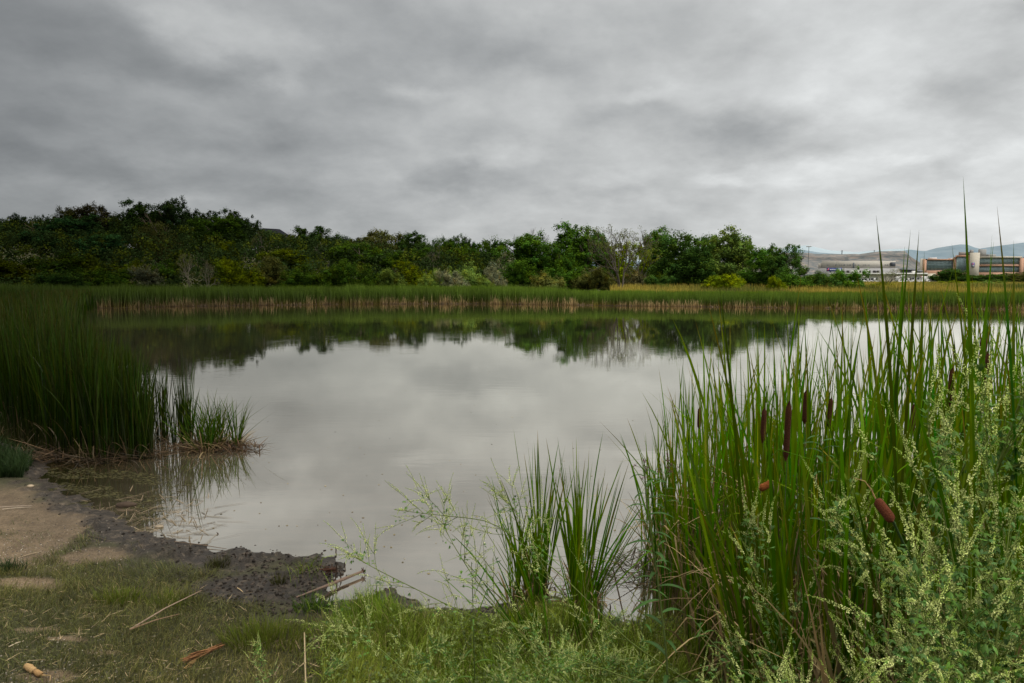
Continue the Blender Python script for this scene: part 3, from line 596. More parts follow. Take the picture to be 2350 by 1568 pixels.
def clumps(lobes, nc, rc, nl, size, elong=1.0, yel=.0, top=.12, hollow=.75, flat=1.2):
    """lobes: (cx,cy,cz,rx,ry,rz). leaf clumps spread on and inside the lobes"""
    mb = MB(); w_ = np.array([l[3] * l[5] for l in lobes]); w_ /= w_.sum()
    which = rng.choice(len(lobes), nc, p=w_); Lb = np.array(lobes)[which]
    d = rng.normal(0, 1, (nc, 3)); d /= np.linalg.norm(d, axis=1)[:, None]; rad = rng.uniform(hollow ** 3, 1.06, nc) ** (1 / 3)
    cc = Lb[:, :3] + d * rad[:, None] * Lb[:, 3:6]
    rr = rc * rng.uniform(.55, 1.35, nc)
    k = rng.integers(int(nl * .6), int(nl * 1.4), nc)
    ci = np.repeat(np.arange(nc), k); n = len(ci)
    e = rng.normal(0, 1, (n, 3)); e /= np.linalg.norm(e, axis=1)[:, None]; rr2 = rng.uniform(.25, 1.0, n) ** .6 * np.exp(rng.normal(0, .22, n))
    e[:, 2] *= flat
    P = cc[ci] + e * (rr[ci] * rr2)[:, None]
    Nn = e + d[ci] * .5 + np.array([0, 0, top])
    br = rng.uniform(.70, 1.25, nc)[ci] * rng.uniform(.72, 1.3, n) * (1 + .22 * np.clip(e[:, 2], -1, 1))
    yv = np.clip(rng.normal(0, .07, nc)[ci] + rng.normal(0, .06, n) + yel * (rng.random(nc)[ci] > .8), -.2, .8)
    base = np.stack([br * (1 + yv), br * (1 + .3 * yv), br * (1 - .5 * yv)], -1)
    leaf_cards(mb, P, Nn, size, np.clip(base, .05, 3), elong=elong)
    return mb
def crown_lobes(kind):
    L = []
    if kind == 'round':
        for i in range(9):
            a = rng.uniform(0, 6.28); r = rng.uniform(.05, .26); z = rng.uniform(.35, .78); s_ = rng.uniform(.14, .24)
            L.append((math.cos(a) * r, math.sin(a) * r, z, s_, s_, s_ * .8))
        L.append((0, 0, .6, .34, .34, .30)); L.append((0.02, 0, .3, .36, .36, .22))
    elif kind == 'cotton':   # tall, tufted top, gaps
        for i in range(18):
            a = rng.uniform(0, 6.28); z = rng.uniform(.18, .90); r = rng.uniform(.08, .40) * (1.15 - z * .7); s_ = rng.uniform(.10, .18)
            L.append((math.cos(a) * r, math.sin(a) * r, z, s_, s_, s_ * rng.uniform(1.0, 1.5) * .8))
        L.append((0, 0, .40, .32, .32, .34))
    elif kind == 'conifer':
        for i in range(12):
            z = .12 + .85 * i / 12; s_ = .36 * (1.02 - z) ** .5 + .05; a = rng.uniform(0, 6.28); r = rng.uniform(0, .1)
            L.append((math.cos(a) * r, math.sin(a) * r, z, s_ * rng.uniform(.8, 1.2), s_, s_ * .55))
    elif kind == 'willow':
        for i in range(9):
            a = rng.uniform(0, 6.28); r = rng.uniform(.12, .34); z = rng.uniform(.4, .8)
            L.append((math.cos(a) * r, math.sin(a) * r, z, .14, .14, .14))
        L.append((0, 0, .75, .26, .26, .18)); L.append((0, 0, .4, .40, .40, .3))
    elif kind == 'bush':
        for i in range(9):
            a = rng.uniform(0, 6.28); r = rng.uniform(.1, .36); z = rng.uniform(.2, .68); s_ = rng.uniform(.12, .24)
            L.append((math.cos(a) * r, math.sin(a) * r, z, s_, s_, s_ * 1.1))
        L.append((0, 0, .3, .40, .40, .32))
    return L
TEMP = {}
def template(kind, i):
    key = (kind, i)
    if key in TEMP: return TEMP[key]
    tr = MB(); tips = []
    if kind in ('dead', 'sparse', 'lone'):
        nt_ = {'dead': 2, 'sparse': 2, 'lone': 3}[kind]
        for k in range(nt_):
            a = k * 2.1 + rng.uniform(0, 1); limb(tr, (math.cos(a) * .02, math.sin(a) * .02, -.02), (math.cos(a) * .32, math.sin(a) * .32, 1), .30, .022, 0, 5, None, .5, 2, .12, tips)
        P = np.array([t_[0] for t_ in tips]); zmax = max(P[:, 2].max(), .01); 
        for a_ in tr.V: a_ /= zmax
        P = P / zmax
        if kind == 'dead': cm = None
        else:
            sel = rng.random(len(P)) < (.75 if kind == 'sparse' else .7); Q_ = P[sel]; m = 8 if kind == 'sparse' else 5
            PP = np.repeat(Q_, m, 0) + rng.normal(0, .018, (len(Q_) * m, 3)); br = np.repeat(rng.uniform(.6, 1.4, len(Q_)), m) * rng.uniform(.7, 1.3, len(PP))
            cm = MB(); leaf_cards(cm, PP, rng.normal(0, 1, PP.shape) + [0, 0, .5], .016, np.stack([br, br, br], -1))
    else:
        h0 = {'round': .3, 'cotton': .35, 'conifer': .6, 'willow': .35, 'bush': .12}[kind]
        nb = 1 if kind != 'bush' else 4
        for k in range(nb):
            limb(tr, (rng.normal(0, .01 + .05 * (nb > 1)), rng.normal(0, .01 + .05 * (nb > 1)), -.03), (rng.normal(0, .1), rng.normal(0, .1), 1), h0, .024 if nb == 1 else .012, 0, 3 if kind != 'conifer' else 0, None, .5, 2, .2, tips)
        L = crown_lobes(kind)
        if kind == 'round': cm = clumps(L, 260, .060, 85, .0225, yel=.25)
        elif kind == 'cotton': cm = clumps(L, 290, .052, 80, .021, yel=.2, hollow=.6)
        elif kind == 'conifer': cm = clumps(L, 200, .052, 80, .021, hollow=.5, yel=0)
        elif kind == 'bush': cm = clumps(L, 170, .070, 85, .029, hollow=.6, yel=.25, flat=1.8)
        elif kind == 'willow':
            cm = clumps(L, 90, .07, 50, .024, hollow=.6)
            n = 700; a = rng.uniform(0, 6.28, n); r = rng.uniform(.15, .48, n); z0 = .9 - r * rng.uniform(.5, 1.1, n); k = 9; ln = rng.uniform(.12, .40, n)
            t = np.arange(k) / k; PP = np.stack([(np.cos(a) * r)[:, None] + rng.normal(0, .006, (n, k)), (np.sin(a) * r)[:, None] + rng.normal(0, .006, (n, k)), z0[:, None] - ln[:, None] * t], -1).reshape(-1, 3)
            br = np.repeat(rng.uniform(.6, 1.5, n), k); leaf_cards(cm, PP, np.stack([np.repeat(np.cos(a), k), np.repeat(np.sin(a), k), np.full(n * k, .3)], -1), .026, np.stack([br, br, br], -1))
    if cm is not None and kind not in ('sparse', 'lone'):
        A_ = np.concatenate(cm.V); zt_ = np.percentile(A_[:, 2], 99.3); wt_ = (np.percentile(A_[:, 0], 98.5) - np.percentile(A_[:, 0], 1.5) + np.percentile(A_[:, 1], 98.5) - np.percentile(A_[:, 1], 1.5)) / 2
        for m_ in (cm, tr):
            for a_ in m_.V: a_ *= np.array([1 / wt_, 1 / wt_, 1 / zt_])
    tm = tr.mesh("trunk", True); tm.materials.append(M_bark)
    lm = None
    if cm is not None: lm = cm.mesh("crown"); lm.materials.append(M_leaf)
    TEMP[key] = (tm, lm); return TEMP[key]
NV = {'round': 4, 'cotton': 4, 'conifer': 3, 'willow': 2, 'bush': 4, 'dead': 2, 'sparse': 2, 'lone': 1}
BARKC = {'dead': (.12, .105, .09), 'sparse': (.10, .088, .07), 'lone': (.085, .073, .058)}
tcount = 0
def plant_tree(u, vt, wpx, Y, kind, colr, label, group=None, vb=None, cat=None, name=None, hs=1.0, scale_bark=None):
    global tcount
    p = at(u, vt, Y); zb = gz(p.x, Y)
    hh = (p.z - zb); ww = wpx / F * Y * (1.10 if kind not in ('dead', 'sparse', 'lone') else 1.0)
    if kind in ('conifer',): ww *= 1.15
    tm, lm = template(kind, tcount % NV[kind]); tcount += 1
    nm = name or {'bush': 'shrub', 'dead': 'bare_tree', 'conifer': 'juniper_tree', 'willow': 'willow_tree', 'cotton': 'cottonwood_tree', 'round': 'broadleaf_tree', 'sparse': 'sparse_tree', 'lone': 'half_dead_tree'}[kind]
    o = thing(nm, (p.x, Y, zb), label, cat or ('shrub' if kind == 'bush' else 'tree'), group, rng.uniform(0, 6.28), (ww, ww, hh))
    link("trunk" if kind != 'bush' else "stem", tm, o, BARKC.get(kind, (.07, .055, .04)))
    if lm: link("crown", lm, o, colr)
    return o
DK = (.014, .026, .012); DG = (.022, .045, .014); MG = (.045, .088, .02); YG = (.095, .135, .022); OL = (.06, .072, .028); GY = (.12, .14, .10); BR = (.062, .066, .040); LG = (.10, .155, .05); BG = (.02, .05, .022); CG = (.04, .085, .02)
def dim(c, k): return tuple(x * k for x in c)
GW = "trees of the dark wood on the left hillside"
GLW = "dark tree lost in the dense wood on the left hillside"
T = [
 # hillside skyline, left to right
 (12,503,60,158,'conifer',DK,"dark tree at the left edge of the hill skyline"),(40,494,44,156,'conifer',DK,"pointed dark evergreen second from the left edge on the skyline"),
 (78,500,50,158,'conifer',DK,"dark evergreen with a notch beside it, third on the left skyline"),(104,500,34,155,'conifer',DK,"small dark evergreen left of the big rounded skyline trees"),
 (158,482,64,150,'cotton',dim(OL,.45),"grey green loose crowned tree left of the big dark dome"),(212,474,84,152,'round',dim(BR,.35),"big dark domed tree on the left skyline"),
 (276,490,46,150,'round',DK,"low dark tree between the big dome and the broad skyline tree"),(330,467,100,148,'cotton',dim(DG,.7),"broad ragged tree left of the tallest poplar"),
 (397,459,66,146,'cotton',DK,"tallest dark poplar with a split top on the left skyline"),(430,492,34,148,'round',DK,"small tree leaning on the right side of the tallest poplar"),
 (476,486,56,150,'cotton',DK,"upright dark tree just right of the gap in the skyline"),(538,484,56,152,'cotton',dim(DG,.7),"dark tree with a round leafy top right of the upright one"),
 (574,502,44,150,'conifer',DK,"dark pine sloping down toward the hilltop house"),
 (150,498,130,132,'cotton',dim(BG,.75),"wide mid green tree below the big dark dome"),(356,512,86,128,'willow',dim(OL,.5),"weeping willow with drooping grey green boughs on the left hill"),
 (386,548,66,122,'willow',dim(OL,.42),"smaller weeping willow under the larger one"),(232,543,96,122,'round',dim(BG,.8),"rounded bluish green tree in front of the wide mid green one"),
 (500,500,94,134,'round',dim(MG,.45),"yellow tinged tree below the upright skyline trees"),(520,556,48,124,'cotton',dim(YG,.45),"narrow yellow green tree at the foot of the hill"),
 (660,530,70,150,'dead',None,"bare grey tree tangle right below the hilltop chimney"),(602,531,90,132,'sparse',dim(OL,.7),"sparse olive tree with pale twigs under the hilltop house"),
 (405,575,36,118,'cotton',dim(YG,.42),"small yellowish tree in front of the willows"),
 (720,522,84,146,'cotton',dim(DG,.85),"ragged dark tree right of the hilltop house"),(778,540,52,150,'round',DG,"small dark round tree right of the ragged one"),
 (830,545,70,140,'round',dim(OL,.65),"low olive green tree left of the rounded olive crown"),(873,531,76,144,'round',dim(OL,.85),"rounded olive green tree standing proud of the middle skyline"),
 (948,537,80,146,'cotton',DG,"dark jagged tree in the middle skyline after the gap"),(1008,549,50,152,'round',dim(CG,.6),"small tree right of the dark jagged one"),(1044,545,52,148,'cotton',dim(CG,.6),"pointed green tree in the middle skyline"),(1078,549,44,150,'cotton',DK,"dark spindly tree in the middle skyline"),
 (1124,553,84,146,'round',dim(CG,.5),"broad low dark tree at the left of the big half bare cottonwood"),
 (820,560,110,122,'round',dim(MG,.62),"deep green maple like tree with yellow tips behind the reed belt"),(742,552,52,128,'dead',None,"tall grey dead tree draped in bare vines"),
 (655,576,98,116,'round',dim(YG,.48),"wide golden green tree low behind the reed belt"),(905,580,60,118,'cotton',dim(MG,.6),"narrow green tree right of the maple like one"),
 (953,572,78,126,'cotton',dim(MG,.72),"light green tree between the maple like tree and the bare twiggy one"),(1000,556,64,128,'dead',None,"bare twiggy tree top in the middle of the wood"),
 (990,584,90,122,'sparse',dim(OL,.75),"thin olive tree with grey twigs in the middle of the wood"),(1062,570,76,130,'round',dim(MG,.6),"bright leafed tree left of the pale round shrubs"),
 (930,600,64,112,'cotton',dim(YG,.6),"yellow green sapling cluster low behind the reed belt"),
 # middle right group
 (1208,540,120,112,'cotton',dim(CG,.9),"big cottonwood with a half bare top"),(1218,520,130,113,'dead',None,"bare branches rising above the big half bare cottonwood"),
 (1150,590,62,106,'bush',dim(GY,.85),"silvery grey green tree at the left foot of the big cottonwood"),
 (1318,519,112,112,'cotton',dim(CG,.85),"tall full green cottonwood right of the sky gap"),(1285,560,70,108,'round',dim(CG,.7),"dark green lower crown at the left of the full cottonwood"),
 (1370,530,70,116,'cotton',dim(CG,.75),"green tree behind the large half dead tree"),
 (1425,517,128,86,'lone',OL,"large half dead tree with forked trunks standing at the reed belt"),(1470,560,90,104,'sparse',dim(OL,1.3),"thin grey brown tree behind the forked half dead one"),
 (1418,560,70,118,'round',dim(YG,.85),"yellow green tree seen through the half dead one"),
 (1510,527,84,124,'cotton',dim(CG,.9),"green tree top left of the dense dark dome"),(1565,542,118,98,'round',dim(DG,1.25),"dense dark green dome shaped tree behind the golden field"),
 (1500,575,60,108,'cotton',dim(YG,.9),"light green tree left of the dense dome"),(1617,546,62,128,'round',dim(DG,1.1),"dark tree peeping between the dome and the airy cottonwood"),
 (1663,531,108,104,'cotton',dim(LG,.72),"airy pale green cottonwood with visible trunk"),(1700,548,44,106,'cotton',dim(LG,.7),"right hand spire beside the airy cottonwood"),
 (1640,585,70,106,'sparse',dim(OL,1.1),"thin olive tree below the airy cottonwood"),(1700,590,76,110,'round',dim(CG,1.1),"mid green tree below the gap in front of the hills"),
 (1758,570,84,92,'cotton',dim(CG,1.1),"green tree left of the leaning right hand one"),(1803,564,66,88,'cotton',dim(DG,1.6),"leaning green tree at the right end of the tree line"),
 # shrubs and low trees, front row
 (40,600,120,104,'bush',dim(YG,.28),"dim yellow green shrub at the left edge"),(140,585,110,108,'bush',dim(MG,.32),"tall dim green shrub left of centre on the far left bank"),(150,625,96,92,'bush',dim(DG,.75),"low rounded dark shrub behind the left cattails"),
 (225,590,80,110,'bush',dim(YG,.35),"dim yellowish shrub right of the tall dim one"),(262,618,100,96,'bush',dim(MG,.45),"broad low shrub on the far left bank"),(300,600,60,104,'bush',dim(YG,.45),"yellow leafed shrub above the broad low one"),
 (338,612,70,98,'bush',dim(GY,.40),"shrub dotted with white blossom on the left bank"),(372,600,70,104,'bush',dim(MG,.5),"green shrub left of the grey twiggy sapling"),(435,582,58,98,'sparse',dim(OL,.9),"grey twiggy sapling on the left bank"),(470,598,60,96,'sparse',dim(BR,.9),"brown twiggy bush beside the grey sapling"),
 (530,596,66,100,'bush',dim(YG,.6),"light yellow green shrub right of the twiggy saplings"),(560,606,74,94,'bush',dim(YG,.45),"olive yellow shrub under the narrow yellow green tree"),
 (610,590,70,98,'bush',dim(OL,.7),"olive shrub left of the golden green tree"),(700,612,90,92,'bush',dim(MG,.55),"low green shrub with bare twigs at its foot"),(775,600,70,96,'bush',dim(MG,.6),"shrub at the foot of the maple like tree"),
 (860,612,66,96,'bush',dim(MG,.6),"low green shrub below the narrow green tree"),(900,620,60,94,'bush',dim(LG,.6),"pale green shrub left of the light willows"),(960,612,60,98,'bush',dim(YG,.55),"yellow green shrub below the bare twiggy tree"),
 (1018,618,54,88,'bush',dim(LG,.85),"left hand pale willow shrub of the light green group"),(1075,607,62,88,'bush',LG,"tallest pale green willow shrub, rounded like a dome"),(1045,622,60,84,'bush',dim(GY,.95),"silvery shrub in the middle of the light green group"),(985,633,50,84,'bush',LG,"lowest pale green shrub at the left of the light group"),
 (1110,634,56,82,'bush',dim(LG,.75),"pale low shrub at the right of the light green group"),(1135,618,44,94,'bush',dim(GY,.8),"small grey green shrub at the foot of the silvery tree"),
 (1195,600,80,98,'bush',dim(CG,.75),"dense dark green undergrowth below the big cottonwood"),(1262,628,76,76,'bush',dim(OL,1.15),"wispy olive tamarisk shrub standing in the reed belt"),
 (1305,612,80,96,'bush',dim(CG,.75),"dark green shrub below the full cottonwood"),(1350,620,60,94,'bush',dim(OL,.9),"dull green shrub left of the forked trunks"),(1385,615,56,92,'bush',dim(OL,.8),"brushy undergrowth at the base of the forked trunks"),
 (1470,622,60,98,'bush',dim(BR,1.0),"brown brush right of the forked trunks"),(1508,632,52,92,'bush',dim(DG,1.5),"rounded deep green shrub left of the dense dome"),(1590,615,90,100,'bush',dim(DG,1.2),"dark skirt of shrub under the dense dome"),
 (1660,632,66,80,'bush',YG,"bright yellow green bush standing in the golden field"),(1694,634,40,86,'bush',dim(YG,.9),"small bright bush right of the yellow green one"),(1745,620,70,96,'bush',dim(GY,.75),"grey twiggy shrub below the green tree at right"),
 (1815,622,70,84,'bush',dim(CG,1.05),"green shrub right below the leaning tree"),(1785,636,40,78,'bush',dim(YG,.8),"little yellow green bush below the leaning tree"),
 (1893,626,78,84,'bush',dim(DG,1.5),"round dark green tree in front of the billboard"),(1950,617,60,84,'bush',dim(CG,1.3),"bright green upright tree right of the round dark one"),(1925,600,24,100,'dead',None,"bare twiggy tree top behind the bright green upright one"),
 (2035,618,60,120,'sparse',dim(GY,1.2),"thin grey green olive tree in front of the warehouse"),(2015,648,60,90,'bush',dim(YG,.7),"low green bush right of the upright green tree"),
 (1845,636,60,150,'bush',dim(DG,1.4),"low dark tree left of the round dark one, before the trailers"),(1870,630,50,200,'round',dim(DG,1.3),"distant dark tree beside the billboard"),
 (2185,618,54,230,'round',dim(DG,1.2),"dark tree in front of the brick corner of the hospital"),(2160,628,40,240,'round',dim(DG,1.1),"smaller dark tree left of the hospital tree"),(2225,632,46,220,'round',dim(DG,1.1),"dark tree under the hospital tower"),
 (2270,630,60,200,'round',dim(DG,1.3),"wide bluish dark tree under the right hospital wing"),(2318,628,50,210,'round',dim(DG,1.1),"dark tree near the right edge under the hospital wing"),(2350,624,50,190,'round',dim(OL,.8),"dull tree at the right edge of the field"),
 (2215,645,70,130,'bush',dim(YG,.8),"low golden bush in the right hand field"),(2270,644,80,125,'bush',dim(LG,.8),"low pale bush behind the right cattails"),(2120,650,60,120,'bush',dim(YG,.7),"low yellowish bush in front of the trailers"),
]
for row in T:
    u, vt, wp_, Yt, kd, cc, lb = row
    q_ = float(np.interp(u, [0, 450, 1000, 1300], [.70, .95, 1.3, 1.7])); plant_tree(u, vt, wp_, Yt, kd, (cc[0] * q_ * 1.08, cc[1] * q_, cc[2] * q_ * .85) if cc else (1, 1, 1), lb)  # crowns darken towards the left: cloud shadow painted into their colour
# wood filling the hillside between the trees one can tell apart
mb = MB(); n = 5200
xs_ = rng.uniform(-150, 8, n); ys_ = 97 + 88 * rng.random(n) ** 1.2
keep = (xs_ / ys_ * F + UC < 1240) & (xs_ / ys_ * F + UC > -120)
xs_, ys_ = xs_[keep], ys_[keep]; zs_ = hgt(xs_, ys_); n = len(xs_)
hgt_ = rng.uniform(1.0, 5.5, n) * smooth(96, 125, ys_) + rng.uniform(.3, 1.5, n)
cap = np.array([at(u_, np.interp(u_, [0, 200, 400, 560, 640, 800, 1000, 1240], [515, 492, 490, 515, 545, 560, 566, 585]), y_).z for u_, y_ in zip(xs_ / ys_ * F + UC, ys_)])
zc_ = np.minimum(zs_ + hgt_, cap)
k = 42; ci = np.repeat(np.arange(n), k); e = rng.normal(0, 1, (n * k, 3)); e /= np.linalg.norm(e, axis=1)[:, None]
P = np.stack([xs_, ys_, zc_], -1)[ci] + e * rng.uniform(.4, 1.5, (n * k, 1)) * np.array([1, 1, .8])
uu = xs_ / ys_ * F + UC
br = (rng.uniform(.5, 1.3, n) * (.55 + .45 * smooth(200, 900, uu)))[ci] * rng.uniform(.7, 1.3, n * k)  # left part dimmed, the same cloud shadow put into the leaf tint
yl = (rng.random(n) > .75).astype(float)[ci]
leaf_cards(mb, P, e + [0, 0, .4], .36, np.stack([br * lerp(.026, .06, yl), br * lerp(.042, .075, yl), br * .015], -1))
n = 1500; xs_ = rng.uniform(8, 95, n); ys_ = rng.uniform(118, 150, n); kp = (xs_ / ys_ * F + UC < 1800) ; xs_, ys_ = xs_[kp], ys_[kp]; n = len(xs_); zs_ = hgt(xs_, ys_) + rng.uniform(.2, 3.6, n) * smooth(1820, 1600, xs_ / ys_ * F + UC) 
ci = np.repeat(np.arange(n), k); e = rng.normal(0, 1, (n * k, 3)); e /= np.linalg.norm(e, axis=1)[:, None]
P = np.stack([xs_, ys_, zs_], -1)[ci] + e * rng.uniform(.4, 1.4, (n * k, 1)); br = rng.uniform(.5, 1.3, n)[ci] * rng.uniform(.7, 1.3, n * k)
leaf_cards(mb, P, e + [0, 0, .4], .36, np.stack([br * .04, br * .062, br * .018], -1))
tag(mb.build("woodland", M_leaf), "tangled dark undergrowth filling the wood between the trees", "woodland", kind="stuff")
# far plain trees along the horizon at the right
mb = MB(); n = 700; ys_ = rng.uniform(420, 900, n); us_ = rng.uniform(1560, 2500, n); xs_ = (us_ - UC) / F * ys_
ci = np.repeat(np.arange(n), 30); e = rng.normal(0, 1, (n * 30, 3)); e /= np.linalg.norm(e, axis=1)[:, None]; R_ = rng.uniform(2, 4.5, n)
P = np.stack([xs_, ys_, rng.uniform(.5, 2.4, n)], -1)[ci] + e * R_[ci][:, None] * [1.4, 1, .8]; br = rng.uniform(.6, 1.3, n)[ci] * rng.uniform(.8, 1.2, n * 30)
leaf_cards(mb, P, e + [0, 0, .4], 1.6, np.stack([br * .06, br * .08, br * .055], -1))
tag(mb.build("distant_tree_belt", M_leaf), "hazy low belt of trees far away across the plain", "distant trees", kind="stuff")
# ------------------------------------------------------------------ far cattail belt and fields (stuff)
def shore_y(x):
    ys = np.linspace(40, 75, 141); out_ = np.full(len(x), 60.0)
    XX, YY = np.meshgrid(x, ys); s_ = lake_sd(XX, YY).reshape(XX.shape)
    for i in range(len(x)):
        inside = np.where(s_[:, i] < 0)[0]; out_[i] = ys[inside[-1]] if len(inside) else np.nan
    return out_
sx = np.linspace(-46, 54, 260); sy = shore_y(sx); ok = ~np.isnan(sy); sx, sy = sx[ok], sy[ok]
def belt(n, d0, d1, hmin, hmax, w0, stops, seed, name, label, cat, lean=.10, pw_=1.0, lo=-46, hi=54):
    mb = MB(); x = rng.uniform(lo, hi, n); d = d0 + (d1 - d0) * rng.random(n) ** pw_; y = np.interp(x, sx, sy) + d
    if name in ('dead_reed_fringe', 'reed_litter'):
        kp = rng.random(n) < np.clip((fbm(x * .8, y * 0, 4, seed + 9) - .30) * 4, .05, 1); x, y = x[kp], y[kp]; n = len(x)
    z = np.maximum(hgt(x, y), -.02); cl = fbm(x * .35, y * .35, 3, seed); cl2 = fbm(x * 1.4, y * 1.4, 2, seed + 4)
    L_ = rng.uniform(hmin, hmax, n) * (.66 + .40 * cl + .34 * cl2) * (1 - .30 * smooth(-5, 12, x))
    br = (.30 + .75 * cl + .85 * cl2) * rng.uniform(.75, 1.25, n) * (.28 + .72 * smooth(-38, 6, x)) * 1.35  # tint falls off to the left, painting in the cloud shadow
    def cf(N_, t): return grad(stops, np.broadcast_to(t, (N_, len(t)))) * br[:, None, None]
    blades(mb, np.stack([x, y, z], -1), rng.uniform(0, 6.28, n), L_, np.full(n, w0) * rng.uniform(.7, 1.3, n), rng.normal(0, lean, n), rng.normal(.1, .25, n), 3, None, cf)
    return tag(mb.build(name, M_blade), label, cat, kind="stuff")
GRN = [(0, (.11, .09, .035)), (.22, (.055, .065, .022)), (.5, (.048, .080, .022)), (1, (.095, .135, .036))]
belt(52000, 0, 4, 1.3, 1.85, .050, GRN, 3, "far_cattail_belt", "unbroken green cattail belt along the far shore", "cattails")
belt(50000, 4, 13, 1.0, 1.45, .06, [(0, (.04, .06, .02)), (.6, (.05, .095, .018)), (1, (.11, .165, .035))], 9, "marsh_reeds", "sea of green reeds behind the shoreline cattails", "reeds", pw_=1.2)
# pale dead stalks at the water line
TANS = [(0, (.10, .07, .045)), (.5, (.27, .21, .125)), (1, (.36, .30, .19))]
belt(9000, -.3, .6, .2, 1.0, .035, TANS, 15, "dead_reed_fringe", "pale straw coloured dead reed stubble along the far waterline", "dead reeds", lean=.30)
belt(3500, -.35, .1, .12, .35, .06, [(0, (.05, .04, .03)), (1, (.22, .17, .12))], 25, "reed_litter", "brown collapsed reed litter at the far waterline", "reed litter", lean=.9)
# golden field on the right, beyond the reeds
mb = MB(); n = 60000; us_ = rng.uniform(1400, 2480, n); y = 68 + 200 * rng.random(n) ** 1.6; x = (us_ - UC) / F * y
cl = fbm(x * .12, y * .05, 3, 60); z = hgt(x, y); gold = np.clip((cl - .22) * 3.5 + rng.normal(0, .25, n), 0, 1)[:, None, None]; br = rng.uniform(.7, 1.3, n)[:, None, None]
blades(mb, np.stack([x, y, z], -1), rng.uniform(0, 6.28, n), rng.uniform(.8, 1.25, n), np.full(n, .10) * y / 90, rng.normal(0, .2, n), rng.normal(.1, .2, n), 2, None,
  lambda N_, t: (grad([(0, (.06, .075, .02)), (1, (.09, .125, .035))], np.broadcast_to(t, (N_, len(t)))) * (1 - gold) + grad([(0, (.13, .10, .03)), (.6, (.34, .27, .07)), (1, (.48, .39, .12))], np.broadcast_to(t, (N_, len(t)))) * gold) * br)
tag(mb.build("golden_meadow", M_grass), "golden brown dry meadow grass mixed with green weeds", "meadow grass", kind="stuff")
# walker in the field
def skin(name, pts, edges, rad, mat, parent, color, sub=1, rootv=0):
    me = bpy.data.meshes.new(name); me.from_pydata([tuple(p) for p in pts], edges, []); me.update()
    o = link(name, me, parent, color); me.materials.append(mat)
    md = o.modifiers.new("skin", 'SKIN'); o.modifiers.new("sub", 'SUBSURF').levels = sub; o.modifiers["sub"].render_levels = sub
    sv = me.skin_vertices[0].data
    for i, r in enumerate(rad): sv[i].radius = (r, r); sv[i].use_root = (i == rootv)
    me.attributes.new("tint", 'FLOAT_COLOR', 'POINT').data.foreach_set("color", np.ones(len(pts) * 4, np.float32))
    return o
Yp = 128; p = at(1623, 645, Yp); zb = gz(p.x, Yp); k = 1.0
hgt_p = max(1.6, min(1.85, p.z - zb)); s_ = hgt_p / 1.75
o = thing("person", (p.x, Yp, zb), "distant walker in a salmon pink top and dark trousers crossing the field", "person", None, math.radians(200), (s_, s_, s_))
pts = [(0, 0, .95), (0, 0, 1.2), (.0, .04, 1.42), (0, .08, 1.52), (0, .11, 1.66), (.1, 0, .92), (.11, .12, .5), (.11, .02, .06), (.11, .14, .03), (-.1, 0, .92), (-.11, .02, .48), (-.11, -.16, .08), (-.11, -.05, .03), (.19, .02, 1.40), (.24, -.06, 1.13), (.24, .08, .9), (-.19, .02, 1.40), (-.24, .08, 1.13), (-.22, .24, .95)]
ed = [(0, 1), (1, 2), (2, 3), (3, 4), (0, 5), (5, 6), (6, 7), (7, 8), (0, 9), (9, 10), (10, 11), (11, 12), (2, 13), (13, 14), (14, 15), (2, 16), (16, 17), (17, 18)]
rd = [.13, .13, .13, .055, .10, .085, .06, .04, .035, .085, .06, .04, .035, .055, .04, .032, .055, .04, .032]
skin("body", pts, ed, rd, M_trim, o, (.42, .25, .18))
skin("shirt", [(0, 0, .98), (0, 0, 1.2), (0, .04, 1.42), (.19, .02, 1.40), (.24, -.06, 1.15), (-.19, .02, 1.40), (-.24, .08, 1.15)], [(0, 1), (1, 2), (2, 3), (3, 4), (2, 5), (5, 6)], [.155, .15, .15, .075, .06, .075, .06], M_trim, o, (.62, .22, .17))
skin("trousers", [(0, 0, .96), (.1, 0, .90), (.11, .12, .5), (.11, .03, .12), (-.1, 0, .90), (-.11, .02, .48), (-.11, -.14, .14)], [(0, 1), (1, 2), (2, 3), (0, 4), (4, 5), (5, 6)], [.15, .11, .085, .065, .11, .085, .065], M_trim, o, (.025, .02, .025))
mb = MB(); mb.ell((0, .09, 1.70), (.105, .12, .10), (1, 1, 1)); mb.build("hair", M_trim, o, (.04, .02, .012))
# ------------------------------------------------------------------ cattails (near)
G_TIP = (.16, .10, .03)
def cat_cf(dark=1.0, tan=.5, tipp=.35, hue=0.0):
    def cf(N_, t):
        g0 = np.array([.060, .115, .018]) * dark; g1 = np.array([.105, .175, .030]) * dark
        v = rng.uniform(.5, 1.55, N_)[:, None, None]; hh = rng.normal(hue, .10, N_)[:, None]
        c = np.broadcast_to(g0, (N_, len(t), 3)) * (1 - t[None, :, None]) + g1 * t[None, :, None]
        c = c * v; c[..., 0] *= np.clip(1 + hh * 1.6, .4, 2.2); c[..., 2] *= (1 - hh * .5)
        base = np.array([.22, .19, .09]) * dark
        bm = (smooth(.22, .02, t)[None, :, None]) * rng.uniform(.2, 1.0, N_)[:, None, None] * tan * 1.6
        c = lerp(c, base, np.clip(bm, 0, 1))
        tm = (smooth(.86, .99, t)[None, :, None]) * (rng.random(N_) < tipp)[:, None, None]
        bz = (np.exp(-((t[None] - rng.uniform(.3, .9, (N_, 1))) / .05) ** 2) * (rng.random((N_, 1)) < .22))[..., None] * .7; c = lerp(c, np.array([.20, .15, .05]) * dark, bz)
        return lerp(c, np.array(G_TIP) * dark * 1.3, tm)
    return cf
